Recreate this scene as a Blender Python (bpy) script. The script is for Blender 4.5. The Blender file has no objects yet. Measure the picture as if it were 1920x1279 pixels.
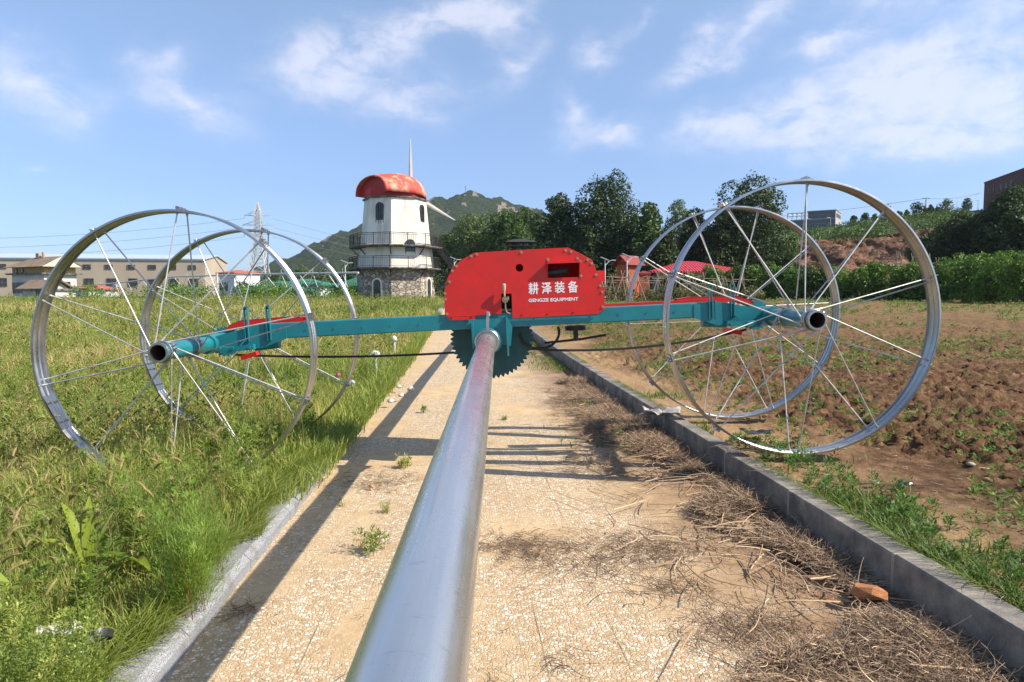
import bpy, math, random
import numpy as np
from mathutils import Vector, Matrix, Euler
R_ = math.radians
sc = bpy.context.scene
COL = sc.collection

# ---------------------------------------------------------------- camera, sky, sun, exposure
CAMH = 1.30
cd = bpy.data.cameras.new('camera'); cam = bpy.data.objects.new('camera', cd); COL.objects.link(cam)
cd.lens = 24; cd.sensor_width = 36; cd.clip_start = 0.02; cd.clip_end = 6000
cam.location = (0, 0, CAMH)
cam.rotation_euler = (R_(90 - 3.92), 0, R_(-4.02))
sc.camera = cam
CM = Euler(cam.rotation_euler).to_matrix()
def W(px, py, D):
    """point seen at photo pixel (px,py) at depth D: used to survey real positions"""
    return Vector(cam.location) + CM @ Vector(((px - 960) / 1280 * D, (639.5 - py) / 1280 * D, -D))

sc.view_settings.view_transform = 'Standard'; sc.view_settings.look = 'None'
sc.view_settings.exposure = 0.62; sc.view_settings.gamma = 1.0
sc.view_settings.use_curve_mapping = False
try:
    sc.cycles.max_bounces = 6; sc.cycles.transparent_max_bounces = 8; sc.cycles.use_denoising = True
except Exception: pass

TOSUN = Vector((1.0, -0.35, 0.97)).normalized()
sl = bpy.data.lights.new('sun', 'SUN'); so = bpy.data.objects.new('sun', sl); COL.objects.link(so)
sl.energy = 5.0; sl.angle = R_(0.53); sl.color = (1.0, 0.91, 0.77)
so.rotation_euler = TOSUN.to_track_quat('Z', 'Y').to_euler(); so.location = (20, -10, 30)

wd = bpy.data.worlds.new('World'); sc.world = wd; wd.use_nodes = True
nt = wd.node_tree; nt.nodes.clear()
def N(t, **k):
    n = nt.nodes.new(t)
    for a, b in k.items(): setattr(n, a, b)
    return n
def L(a, b): nt.links.new(a, b)
out = N('ShaderNodeOutputWorld'); bg = N('ShaderNodeBackground'); L(bg.outputs[0], out.inputs[0])
bg.inputs[1].default_value = 0.105
sky = N('ShaderNodeTexSky', sky_type='NISHITA', sun_disc=False)
sky.sun_elevation = math.asin(TOSUN.z); sky.sun_rotation = math.atan2(TOSUN.x, TOSUN.y)
sky.air_density = 1.0; sky.dust_density = 0.6; sky.ozone_density = 2.0; sky.altitude = 50
hs = N('ShaderNodeHueSaturation'); hs.inputs['Saturation'].default_value = .90; hs.inputs['Value'].default_value = 1.0
L(sky.outputs[0], hs.inputs['Color'])
tint = N('ShaderNodeMix', data_type='RGBA', blend_type='MULTIPLY'); tint.inputs[0].default_value = 1.0
L(hs.outputs[0], tint.inputs[6]); tc = N('ShaderNodeTexCoord'); sp = N('ShaderNodeSeparateXYZ'); L(tc.outputs['Generated'], sp.inputs[0])
az = N('ShaderNodeMath', operation='ARCTAN2'); L(sp.outputs[0], az.inputs[0]); L(sp.outputs[1], az.inputs[1])
el = N('ShaderNodeMath', operation='ARCSINE'); L(sp.outputs[2], el.inputs[0])
er = N('ShaderNodeMapRange'); er.inputs[1].default_value = 0.0; er.inputs[2].default_value = .42; L(el.outputs[0], er.inputs[0])
tr_ = N('ShaderNodeValToRGB'); L(er.outputs[0], tr_.inputs[0]); es = tr_.color_ramp.elements; es[0].color = (.60, .74, 1.10, 1); es[1].color = (1.22, 1.27, 1.32, 1); e2 = es.new(.35); e2.color = (.76, .87, 1.12, 1)
L(tr_.outputs[0], tint.inputs[7])
cb = N('ShaderNodeCombineXYZ'); L(az.outputs[0], cb.inputs[0]); L(el.outputs[0], cb.inputs[1])
def noise(scale, detail, rough, dist=0.0, vec=None, sx=1.0, sy=1.0, rot=0.0, off=(0, 0, 0)):
    mp = N('ShaderNodeMapping'); mp.inputs['Scale'].default_value = (sx, sy, 1); mp.inputs['Rotation'].default_value = (0, 0, rot)
    mp.inputs['Location'].default_value = off
    L(vec or cb.outputs[0], mp.inputs[0])
    n = N('ShaderNodeTexNoise'); n.inputs['Scale'].default_value = scale; n.inputs['Detail'].default_value = detail
    n.inputs['Roughness'].default_value = rough; n.inputs['Distortion'].default_value = dist
    L(mp.outputs[0], n.inputs['Vector']); return n
wn = noise(7, 5, 0.6)
vs = N('ShaderNodeVectorMath', operation='SUBTRACT'); L(wn.outputs['Color'], vs.inputs[0]); vs.inputs[1].default_value = (0.5, 0.5, 0.5)
vm = N('ShaderNodeVectorMath', operation='MULTIPLY'); L(vs.outputs[0], vm.inputs[0]); vm.inputs[1].default_value = (0.11, 0.09, 0)
va = N('ShaderNodeVectorMath', operation='ADD'); L(cb.outputs[0], va.inputs[0]); L(vm.outputs[0], va.inputs[1])
# clouds: centre (photo px surveyed to azimuth/elevation), half size in px, tilt, weight
CL = [(370,205,120,50,-22,1.1),(40,150,110,75,-15,.85),(165,200,60,40,0,.5),(560,110,130,60,30,.8),(335,105,70,30,25,.5),
      (760,60,170,50,18,.9),(880,25,130,45,10,.85),(760,190,160,55,5,.75),(640,140,120,60,25,.6),(970,120,90,40,30,.7),
      (1130,85,55,40,20,.9),(1150,245,120,34,12,1.0),(1060,210,40,70,-10,.7),(1310,125,110,30,8,.9),(1310,70,60,30,30,.8),
      (1430,40,110,45,35,.75),(1560,85,90,18,15,.8),(1340,240,150,45,8,.75),(1500,240,150,60,5,.75),(1600,160,170,70,10,.7),
      (1700,170,90,60,25,.65),(1860,140,160,105,30,.85),(1750,60,160,60,20,.6),(1650,270,260,50,3,.5),(1640,5,120,25,10,.6),(70,310,40,10,5,.5),(250,85,60,30,20,.4),
      (1210,25,60,20,30,.4),(1800,260,200,50,5,.5),(940,20,90,60,10,.6)]
acc = None
for (px, py, rx, ry, an, wt) in CL:
    d = (W(px, py, 1) - cam.location).normalized()
    a0 = math.atan2(d.x, d.y); e0 = math.asin(d.z)
    mp = N('ShaderNodeMapping', vector_type='TEXTURE')
    mp.inputs['Location'].default_value = (a0, e0, 0); mp.inputs['Rotation'].default_value = (0, 0, R_(an))
    mp.inputs['Scale'].default_value = (rx / 1280 * 1.5, ry / 1280 * 1.7, 1)
    L(va.outputs[0], mp.inputs[0])
    g = N('ShaderNodeTexGradient', gradient_type='QUADRATIC_SPHERE'); L(mp.outputs[0], g.inputs[0])
    m = N('ShaderNodeMath', operation='MULTIPLY_ADD'); L(g.outputs[1], m.inputs[0]); m.inputs[1].default_value = wt
    if acc is None: m.inputs[2].default_value = 0
    else: L(acc.outputs[0], m.inputs[2])
    acc = m
fn = noise(19, 8, 0.62, 0.35, sx=0.8, sy=1.5, rot=0.35)
fr = N('ShaderNodeMapRange'); fr.inputs[1].default_value = 0.33; fr.inputs[2].default_value = 0.68; fr.inputs[3].default_value = 0.34; fr.inputs[4].default_value = 1.25
L(fn.outputs[0], fr.inputs[0])
cm_ = N('ShaderNodeMath', operation='MULTIPLY'); L(acc.outputs[0], cm_.inputs[0]); L(fr.outputs[0], cm_.inputs[1])
cr = N('ShaderNodeMapRange', interpolation_type='SMOOTHSTEP'); cr.inputs[1].default_value = 0.0; cr.inputs[2].default_value = 0.85; cr.inputs[4].default_value = 0.50
L(cm_.outputs[0], cr.inputs[0])
# everything behind the camera keeps a light scatter of the same cloud
mx = N('ShaderNodeMix', data_type='RGBA'); L(cr.outputs[0], mx.inputs[0]); L(tint.outputs[2], mx.inputs[6])
mx.inputs[7].default_value = (7.2, 6.9, 7.4, 1)
L(mx.outputs[2], bg.inputs[0])

def depth_at(px, py, zg):     # depth at which the ray through a photo pixel meets the level zg
    d = W(px, py, 1) - Vector(cam.location); return (zg - CAMH) / d.z
def G(px, py, zg=.05): return W(px, py, depth_at(px, py, zg))
# ---------------------------------------------------------------- noise in numpy
def _h(ix, iy, iz, seed):
    n = (ix.astype(np.int64) * 374761393 + iy.astype(np.int64) * 668265263 + iz.astype(np.int64) * 2147483647 + seed * 1274126177) & 0xffffffff
    n = ((n ^ (n >> 13)) * 1274126177) & 0xffffffff
    n = (n ^ (n >> 16)) & 0xffffffff
    return n / 4294967295.0
def vnoise(x, y, z=None, seed=0):
    x = np.asarray(x, float); y = np.asarray(y, float)
    z = np.zeros_like(x) if z is None else np.asarray(z, float)
    xi, yi, zi = np.floor(x), np.floor(y), np.floor(z)
    fx, fy, fz = x - xi, y - yi, z - zi
    fx, fy, fz = [f * f * (3 - 2 * f) for f in (fx, fy, fz)]
    r = 0
    for dx in (0, 1):
        for dy in (0, 1):
            for dz in (0, 1):
                w = (fx if dx else 1 - fx) * (fy if dy else 1 - fy) * (fz if dz else 1 - fz)
                r = r + w * _h(xi + dx, yi + dy, zi + dz, seed)
    return r * 2 - 1
def fbm(x, y, z=None, oct=4, seed=0, gain=.5):
    r = 0; a = 1; s = 1
    for o in range(oct):
        r = r + a * vnoise(np.asarray(x) * s, np.asarray(y) * s, None if z is None else np.asarray(z) * s, seed + o)
        a *= gain; s *= 2.03
    return r
def sstep(a, b, v):
    t = np.clip((np.asarray(v, float) - a) / (b - a), 0, 1); return t * t * (3 - 2 * t)
def rise(y): return 0.72 * sstep(9, 46, y) + 0.35 * sstep(46, 75, y)
PH = -.055   # path level
def Hl(x, y):   # meadow
    return rise(y) + 0.05 - 0.10 * sstep(-1.35, -2.6, x) * -1 * -1 + 0.03 * fbm(np.asarray(x) * .6, np.asarray(y) * .6, seed=3)
def Hr(x, y):   # soil field
    return rise(y) + 0.135

# ---------------------------------------------------------------- mesh helpers
def tag(o, label=None, cat=None, group=None, kind=None):
    if label: o['label'] = label
    if cat: o['category'] = cat
    if group: o['group'] = group
    if kind: o['kind'] = kind
    return o
def empty(name, loc=(0, 0, 0), rz=0, parent=None):
    o = bpy.data.objects.new(name, None); COL.objects.link(o); o.location = loc; o.rotation_euler = (0, 0, rz)
    o.empty_display_size = .3
    if parent: o.parent = parent
    return o
def kids(o): return [c for c in bpy.data.objects if c.parent == o]
def copy_tree(o, parent=None):
    c = o.copy(); COL.objects.link(c)
    c.parent = parent
    for ch in kids(o): copy_tree(ch, c)
    return c
class MB:
    def __init__(s): s.v = []; s.f = []; s.m = []; s.sm = []
    def add(s, vs, fs, mi=0, sm=False):
        b = len(s.v); s.v += [tuple(v) for v in vs]
        for f in fs: s.f.append(tuple(b + i for i in f)); s.m.append(mi); s.sm.append(sm)
        return s
    def box(s, c, d, R=None, mi=0):
        c = Vector(c); P = []
        for i in (-.5, .5):
            for j in (-.5, .5):
                for k in (-.5, .5):
                    q = Vector((i * d[0], j * d[1], k * d[2]))
                    P.append(c + (R @ q if R else q))
        return s.add(P, [(0, 1, 3, 2), (4, 6, 7, 5), (0, 4, 5, 1), (2, 3, 7, 6), (0, 2, 6, 4), (1, 5, 7, 3)], mi)
    def beam(s, a, b, w, h, up=(0, 0, 1), mi=0):
        a, b = Vector(a), Vector(b); d = b - a; l = d.length; y = d.normalized()
        x = y.cross(Vector(up)); 
        if x.length < 1e-4: x = y.cross(Vector((1, 0, 0)))
        x.normalize(); z = x.cross(y)
        R = Matrix((x, y, z)).transposed()
        return s.box((a + b) / 2, (w, l, h), R, mi)
    def tube(s, pts, r, n=8, mi=0, caps=True, sm=True):
        pts = [Vector(p) for p in pts]; rs = r if isinstance(r, (list, tuple)) else [r] * len(pts)
        vs = []; x = None
        for i, p in enumerate(pts):
            t = (pts[min(i + 1, len(pts) - 1)] - pts[max(i - 1, 0)]).normalized()
            if x is None:
                x = t.cross(Vector((0, 0, 1)))
                if x.length < 1e-3: x = t.cross(Vector((1, 0, 0)))
            x = (x - t * x.dot(t)).normalized(); y = t.cross(x)
            for k in range(n):
                a = 2 * math.pi * k / n; vs.append(p + (x * math.cos(a) + y * math.sin(a)) * rs[i])
        fs = [(i * n + k, i * n + (k + 1) % n, (i + 1) * n + (k + 1) % n, (i + 1) * n + k) for i in range(len(pts) - 1) for k in range(n)]
        s.add(vs, fs, mi, sm)
        if caps:
            b = len(s.v) - len(vs)
            s.f.append(tuple(b + k for k in reversed(range(n)))); s.m.append(mi); s.sm.append(False)
            b2 = b + (len(pts) - 1) * n
            s.f.append(tuple(b2 + k for k in range(n))); s.m.append(mi); s.sm.append(False)
        return s
    def revolve(s, prof, n=96, mi=0, closed=True, sm=True, c=(0, 0, 0)):   # profile (axial y, radius) about local Y
        vs = []; m = len(prof)
        for i in range(n):
            a = 2 * math.pi * i / n
            for (y, r) in prof: vs.append((c[0] + r * math.cos(a), c[1] + y, c[2] + r * math.sin(a)))
        fs = []
        for i in range(n):
            for j in range(m if closed else m - 1):
                j2 = (j + 1) % m; i2 = (i + 1) % n
                fs.append((i * m + j, i2 * m + j, i2 * m + j2, i * m + j2))
        return s.add(vs, fs, mi, sm)
    def prism(s, poly, y0, y1, mi=0):     # polygon in x,z extruded along y
        n = len(poly)
        vs = [(p[0], y0, p[1]) for p in poly] + [(p[0], y1, p[1]) for p in poly]
        fs = [tuple(range(n)), tuple(reversed(range(n, 2 * n)))] + [(i, (i + 1) % n, n + (i + 1) % n, n + i)[::-1] for i in range(n)]
        return s.add(vs, fs, mi)
    def zprism(s, poly, z0, z1, mi=0, poly2=None):
        n = len(poly); q = poly2 or poly
        vs = [(p[0], p[1], z0) for p in poly] + [(p[0], p[1], z1) for p in q]
        fs = [tuple(reversed(range(n))), tuple(range(n, 2 * n))] + [(i, (i + 1) % n, n + (i + 1) % n, n + i) for i in range(n)]
        return s.add(vs, fs, mi)
    def build(s, name, mats, parent=None, loc=None, bevel=0):
        me = bpy.data.meshes.new(name); me.from_pydata(s.v, [], s.f)
        for m in (mats if isinstance(mats, (list, tuple)) else [mats]): me.materials.append(m)
        me.polygons.foreach_set('material_index', s.m); me.polygons.foreach_set('use_smooth', s.sm)
        me.update()
        if any(s.sm): me.set_sharp_from_angle(angle=R_(32))
        o = bpy.data.objects.new(name, me); COL.objects.link(o)
        if parent: o.parent = parent
        if loc: o.location = loc
        if bevel:
            b = o.modifiers.new('bevel', 'BEVEL'); b.width = bevel; b.segments = 2; b.limit_method = 'ANGLE'
        return o
def npmesh(name, V, F, mat, col=None, parent=None, smooth=False, loc=None):
    V = np.asarray(V, np.float32); F = np.asarray(F, np.int32); k = F.shape[1]
    me = bpy.data.meshes.new(name)
    me.vertices.add(len(V)); me.vertices.foreach_set('co', V.ravel())
    me.loops.add(F.size); me.loops.foreach_set('vertex_index', F.ravel())
    me.polygons.add(len(F)); me.polygons.foreach_set('loop_start', np.arange(0, F.size, k, dtype=np.int32))
    me.polygons.foreach_set('loop_total', np.full(len(F), k, np.int32))
    if smooth: me.polygons.foreach_set('use_smooth', np.ones(len(F), bool))
    me.update(calc_edges=True)
    if col is not None:
        ca = me.color_attributes.new('Col', 'FLOAT_COLOR', 'POINT')
        c = np.ones((len(V), 4), np.float32); c[:, :3] = col; ca.data.foreach_set('color', c.ravel())
    me.materials.append(mat)
    o = bpy.data.objects.new(name, me); COL.objects.link(o)
    if parent: o.parent = parent
    if loc is not None: o.location = loc
    return o
def grid_faces(nr, nc):
    i = np.arange(nr - 1)[:, None] * nc + np.arange(nc - 1)[None, :]
    return np.stack([i, i + 1, i + nc + 1, i + nc], -1).reshape(-1, 4)

# ---------------------------------------------------------------- materials
def newmat(name):
    m = bpy.data.materials.new(name); m.use_nodes = True; t = m.node_tree
    return m, t, t.nodes['Principled BSDF']
def ramp(t, fac, stops):
    r = t.nodes.new('ShaderNodeValToRGB'); e = r.color_ramp.elements
    while len(e) < len(stops): e.new(0.5)
    for i, (p, c) in enumerate(stops): e[i].position = p; e[i].color = (*c, 1)
    t.links.new(fac, r.inputs[0]); return r.outputs[0]
def tnoise(t, scale, detail=4, rough=.6, co='Object', sxyz=(1, 1, 1), dist=0):
    c = t.nodes.new('ShaderNodeTexCoord'); mp = t.nodes.new('ShaderNodeMapping'); mp.inputs['Scale'].default_value = sxyz
    t.links.new(c.outputs[co], mp.inputs[0])
    n = t.nodes.new('ShaderNodeTexNoise'); n.inputs['Scale'].default_value = scale; n.inputs['Detail'].default_value = detail
    n.inputs['Roughness'].default_value = rough; n.inputs['Distortion'].default_value = dist
    t.links.new(mp.outputs[0], n.inputs['Vector']); return n.outputs['Fac']
def mixc(t, fac, a, b, mode='MIX'):
    m = t.nodes.new('ShaderNodeMix'); m.data_type = 'RGBA'; m.blend_type = mode
    for s, v in ((0, fac), (6, a), (7, b)):
        if hasattr(v, 'default_value') or hasattr(v, 'links'): t.links.new(v, m.inputs[s])
        else: m.inputs[s].default_value = v if s == 0 else (*v, 1)
    return m.outputs[2]
def bump(t, p, h, strength=.3, dist=.01):
    b = t.nodes.new('ShaderNodeBump'); b.inputs['Strength'].default_value = strength; b.inputs['Distance'].default_value = dist
    t.links.new(h, b.inputs['Height']); t.links.new(b.outputs[0], p.inputs['Normal']); return b
def paint(name, c, rough=.5, metal=0, c2=None, scale=6, bs=0.0, bscale=60, sxyz=(1, 1, 1), lo=.4, hi=.65, rv=.12, coat=0):
    m, t, p = newmat(name)
    p.inputs['Metallic'].default_value = metal
    c2 = c2 or tuple(v * .82 for v in c)
    n = tnoise(t, scale, 6, .65, sxyz=sxyz)
    t.links.new(ramp(t, n, [(lo, c2), (hi, c)]), p.inputs['Base Color'])
    r = t.nodes.new('ShaderNodeMapRange'); r.inputs[1].default_value = .3; r.inputs[2].default_value = .7
    r.inputs[3].default_value = rough + rv; r.inputs[4].default_value = max(.05, rough - rv)
    n2 = tnoise(t, scale * 3.1, 4, .6, sxyz=sxyz); t.links.new(n2, r.inputs[0]); t.links.new(r.outputs[0], p.inputs['Roughness'])
    if coat: p.inputs['Coat Weight'].default_value = coat
    if bs: bump(t, p, tnoise(t, bscale, 5, .6, sxyz=sxyz), bs, .01)
    return m
def foliage(name, base=None, transl=.3, rough=.55, spec=.3):
    """colour from the 'Col' vertex attribute (per leaf hue), part of the light passes through"""
    m, t, p = newmat(name)
    a = t.nodes.new('ShaderNodeAttribute'); a.attribute_name = 'Col'
    t.links.new(a.outputs['Color'], p.inputs['Base Color'])
    p.inputs['Roughness'].default_value = rough; p.inputs['Specular IOR Level'].default_value = spec
    tr = t.nodes.new('ShaderNodeBsdfTranslucent')
    g = t.nodes.new('ShaderNodeMix'); g.data_type = 'RGBA'; g.blend_type = 'MULTIPLY'; g.inputs[0].default_value = 1
    t.links.new(a.outputs['Color'], g.inputs[6]); g.inputs[7].default_value = (1.3, 1.25, .55, 1)
    t.links.new(g.outputs[2], tr.inputs[0])
    mx = t.nodes.new('ShaderNodeMixShader'); mx.inputs[0].default_value = transl
    t.links.new(p.outputs[0], mx.inputs[1]); t.links.new(tr.outputs[0], mx.inputs[2])
    t.links.new(mx.outputs[0], t.nodes['Material Output'].inputs[0])
    return m
def vcol(name, rough=.9):
    m, t, p = newmat(name); a = t.nodes.new('ShaderNodeAttribute'); a.attribute_name = 'Col'
    t.links.new(a.outputs['Color'], p.inputs['Base Color']); p.inputs['Roughness'].default_value = rough; return m
M = {}
M['galv'] = paint('galvanised steel', (.50, .49, .47), .33, .95, (.40, .39, .37), 4, 0, 30, rv=.1)
M['spoke'] = paint('zinc spoke', (.62, .62, .60), .52, .6, (.45, .44, .42), 14)
def alu():
    m, t, p = newmat('mill finish aluminium'); p.inputs['Metallic'].default_value = .9
    a = tnoise(t, 5, 5, .7, sxyz=(3, .16, 3)); b = tnoise(t, 30, 3, .8, sxyz=(3, .04, 3)); c = tnoise(t, 9, 6, .75, sxyz=(1, .5, 1))
    col = ramp(t, a, [(.3, (.60, .59, .57)), (.7, (.76, .75, .72))]); st = ramp(t, b, [(.60, (1, 1, 1)), (.72, (.80, .81, .83))])
    d = tnoise(t, 26, 6, .8, sxyz=(.6, 2.6, .6)); du = ramp(t, d, [(.60, (1, 1, 1)), (.70, (.70, .70, .70))]); col = mixc(t, 1.0, col, du, 'MULTIPLY')
    t.links.new(mixc(t, 1.0, col, st, 'MULTIPLY'), p.inputs['Base Color']); bump(t, p, tnoise(t, 3, 4, .6, sxyz=(1, .5, 1)), .12, .01)
    mm = t.nodes.new('ShaderNodeMath'); mm.operation = 'MULTIPLY_ADD'; t.links.new(b, mm.inputs[0]); mm.inputs[1].default_value = .20; mm.inputs[2].default_value = .04
    m2 = t.nodes.new('ShaderNodeMath'); m2.operation = 'MULTIPLY_ADD'; t.links.new(c, m2.inputs[0]); m2.inputs[1].default_value = .28; t.links.new(mm.outputs[0], m2.inputs[2])
    t.links.new(m2.outputs[0], p.inputs['Roughness']); return m
M['alu'] = alu()
M['teal'] = paint('teal paint', (.010, .205, .24), .40, 0, (.009, .165, .195), 7, .02, 30, coat=.2)
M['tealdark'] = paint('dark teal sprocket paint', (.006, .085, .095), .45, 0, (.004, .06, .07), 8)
M['red'] = paint('red paint', (.66, .012, .008), .46, 0, (.50, .016, .012), 7, .0, 20, coat=0, lo=.35, hi=.7)
M['white'] = paint('white vinyl', (.85, .84, .86), .5)
M['brass'] = paint('yellow zinc bolt', (.55, .38, .25), .4, .7, (.35, .22, .12), 60)
M['black'] = paint('black rubber', (.02, .018, .018), .6)
M['darkiron'] = paint('dark iron', (.035, .032, .032), .6, .2, (.06, .05, .045), 8)
M['cream'] = paint('cream plastic', (.55, .50, .33), .5)
M['bore'] = paint('rusty pipe bore', (.10, .035, .025), .8, .1, (.04, .02, .018), 12)
M['concrete'] = paint('concrete', (.42, .41, .39), .85, 0, (.30, .29, .27), 7, .3, 120)
M['granite'] = None
# ================================================================ ground, path, kerbs, field
def ground_mat():
    m, t, p = newmat('meadow ground')
    n1 = tnoise(t, 1.3, 6, .65); n2 = tnoise(t, 9, 5, .7); n3 = tnoise(t, .05, 4, .6)
    c = ramp(t, n2, [(.3, (.035, .045, .012)), (.5, (.075, .085, .02)), (.7, (.13, .12, .035))])
    d = ramp(t, n1, [(.35, (.05, .065, .018)), (.6, (.11, .115, .03)), (.75, (.16, .13, .05))])
    c = mixc(t, .5, c, d)
    t.links.new(c, p.inputs['Base Color']); p.inputs['Roughness'].default_value = .95
    bump(t, p, n2, .6, .1); return m
M['ground'] = ground_mat()
# one sheet out to the horizon
ys = np.concatenate([np.linspace(-12, 0, 10), np.linspace(.3, 12, 60), np.geomspace(12.5, 90, 60), np.geomspace(100, 1500, 30)])
xs = np.concatenate([-np.geomspace(1500, 26, 34), np.linspace(-25, 25, 101), np.geomspace(26, 1500, 34)])
X, Y = np.meshgrid(xs, ys)
Z = np.where(X < -1.15, Hl(X, Y), rise(Y) - .18) + np.where(X > 2.02, .14, 0) * sstep(50, 58, Y)
Z = np.where((X > -1.15) & (X < 2.02), rise(Y) - .18, Z)
Z = Z - .02
g = npmesh('ground', np.stack([X, Y, Z], -1).reshape(-1, 3), grid_faces(len(ys), len(xs)), M['ground'], smooth=True)
tag(g, kind='structure')

def path_mat():
    m, t, p = newmat('pebble slabs under sand')
    c = t.nodes.new('ShaderNodeTexCoord')
    v = t.nodes.new('ShaderNodeTexVoronoi'); v.inputs['Scale'].default_value = 62; t.links.new(c.outputs['Object'], v.inputs[0])
    v2 = t.nodes.new('ShaderNodeTexVoronoi'); v2.inputs['Scale'].default_value = 62; v2.feature = 'DISTANCE_TO_EDGE'; t.links.new(c.outputs['Object'], v2.inputs[0])
    s = t.nodes.new('ShaderNodeSeparateColor'); t.links.new(v.outputs['Color'], s.inputs[0])
    peb = ramp(t, s.outputs[0], [(.0, (.40, .27, .15)), (.35, (.50, .36, .22)), (.6, (.62, .52, .38)), (.9, (.80, .75, .64))])
    gap = ramp(t, v2.outputs['Distance'], [(.05, (0, 0, 0)), (.16, (1, 1, 1))])
    mortar = ramp(t, tnoise(t, 40, 4, .7), [(.35, (.36, .25, .15)), (.65, (.48, .35, .22))])
    peb = mixc(t, gap, mortar, peb)
    sand = ramp(t, tnoise(t, 5, 7, .65), [(.3, (.46, .315, .175)), (.5, (.53, .385, .22)), (.7, (.60, .455, .28))])
    fine = ramp(t, tnoise(t, 160, 3, .7), [(.3, (.8, .8, .8)), (.7, (1.1, 1.1, 1.1))])
    sand = mixc(t, 1.0, sand, fine, 'MULTIPLY')
    # sand lies in patches, thin over the pebbles elsewhere
    big = tnoise(t, 1.05, 5, .6, dist=.4, sxyz=(1, .7, 1)); sm = tnoise(t, 14, 5, .75)
    a = t.nodes.new('ShaderNodeMath'); a.operation = 'MULTIPLY_ADD'; t.links.new(sm, a.inputs[0]); a.inputs[1].default_value = .33; t.links.new(big, a.inputs[2])
    fr = t.nodes.new('ShaderNodeMapRange'); fr.inputs[1].default_value = .64; fr.inputs[2].default_value = .76; t.links.new(a.outputs[0], fr.inputs[0])
    few = t.nodes.new('ShaderNodeMath'); few.operation = 'GREATER_THAN'; t.links.new(s.outputs[1], few.inputs[0]); few.inputs[1].default_value = .62
    base = mixc(t, few.outputs[0], mixc(t, .42, peb, sand), peb)
    col = mixc(t, fr.outputs[0], base, sand)
    # slab joints every 0.3 m
    sx = t.nodes.new('ShaderNodeSeparateXYZ'); t.links.new(c.outputs['Object'], sx.inputs[0])
    js = []
    wob = tnoise(t, 3, 2, .5)
    for k, per in ((0, .30), (1, .60)):
        w0 = t.nodes.new('ShaderNodeMath'); w0.operation = 'MULTIPLY_ADD'; t.links.new(wob, w0.inputs[0]); w0.inputs[1].default_value = .012; t.links.new(sx.outputs[k], w0.inputs[2])
        w = t.nodes.new('ShaderNodeMath'); w.operation = 'PINGPONG'; t.links.new(w0.outputs[0], w.inputs[0]); w.inputs[1].default_value = per / 2 * (1 if k == 0 else 1)
        q = t.nodes.new('ShaderNodeMath'); q.operation = 'LESS_THAN'; t.links.new(w.outputs[0], q.inputs[0]); q.inputs[1].default_value = .0032
        js.append(q.outputs[0])
    jm = t.nodes.new('ShaderNodeMath'); jm.operation = 'MAXIMUM'; t.links.new(js[0], jm.inputs[0]); t.links.new(js[1], jm.inputs[1])
    br = ramp(t, tnoise(t, 2.1, 4, .7), [(.44, (0, 0, 0)), (.60, (1, 1, 1))])
    jj = t.nodes.new('ShaderNodeMath'); jj.operation = 'MULTIPLY'; t.links.new(jm.outputs[0], jj.inputs[0]); t.links.new(br, jj.inputs[1])
    inv = t.nodes.new('ShaderNodeMath'); inv.operation = 'SUBTRACT'; inv.inputs[0].default_value = 1; t.links.new(fr.outputs[0], inv.inputs[1])
    jk = t.nodes.new('ShaderNodeMath'); jk.operation = 'MULTIPLY'; t.links.new(jj.outputs[0], jk.inputs[0]); t.links.new(inv.outputs[0], jk.inputs[1])
    col = mixc(t, jk.outputs[0], col, (.24, .17, .10))
    # brown soil washed against the right kerb
    rt = t.nodes.new('ShaderNodeMapRange'); rt.inputs[1].default_value = .75; rt.inputs[2].default_value = 1.75
    wv = t.nodes.new('ShaderNodeMath'); wv.operation = 'MULTIPLY_ADD'; t.links.new(tnoise(t, 2.4, 6, .7), wv.inputs[0]); wv.inputs[1].default_value = 1.6; t.links.new(sx.outputs[0], wv.inputs[2])
    wv2 = t.nodes.new('ShaderNodeMath'); wv2.operation = 'SUBTRACT'; t.links.new(wv.outputs[0], wv2.inputs[0]); wv2.inputs[1].default_value = .85
    t.links.new(wv2.outputs[0], rt.inputs[0])
    col = mixc(t, rt.outputs[0], col, ramp(t, tnoise(t, 22, 6, .7), [(.3, (.10, .055, .03)), (.55, (.22, .125, .07)), (.75, (.36, .23, .13))]))
    t.links.new(col, p.inputs['Base Color']); p.inputs['Roughness'].default_value = .9; p.inputs['Specular IOR Level'].default_value = .25
    hh = t.nodes.new('ShaderNodeMath'); hh.operation = 'MULTIPLY'; t.links.new(gap, hh.inputs[0]); t.links.new(inv.outputs[0], hh.inputs[1])
    h2 = t.nodes.new('ShaderNodeMath'); h2.operation = 'MULTIPLY_ADD'; t.links.new(tnoise(t, 30, 6, .7), h2.inputs[0]); h2.inputs[1].default_value = 1.6; t.links.new(hh.outputs[0], h2.inputs[2])
    bump(t, p, h2.outputs[0], .55, .008)
    return m
M['path'] = path_mat()
ys = np.concatenate([np.arange(-5, 12, .12), np.geomspace(12.1, 60, 50)]); xs = np.linspace(-1.06, 1.91, 60)
X, Y = np.meshgrid(xs, ys)
Z = PH + rise(Y) + .006 * fbm(X * 2.2, Y * 2.2, seed=8) + .012 * sstep(1.15, 1.9, X) * (1 + fbm(X * 3, Y * 3, seed=9)) * .5
path = npmesh('path', np.stack([X, Y, Z], -1).reshape(-1, 3), grid_faces(len(ys), len(xs)), M['path'], smooth=True)
tag(path, kind='structure')

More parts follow.
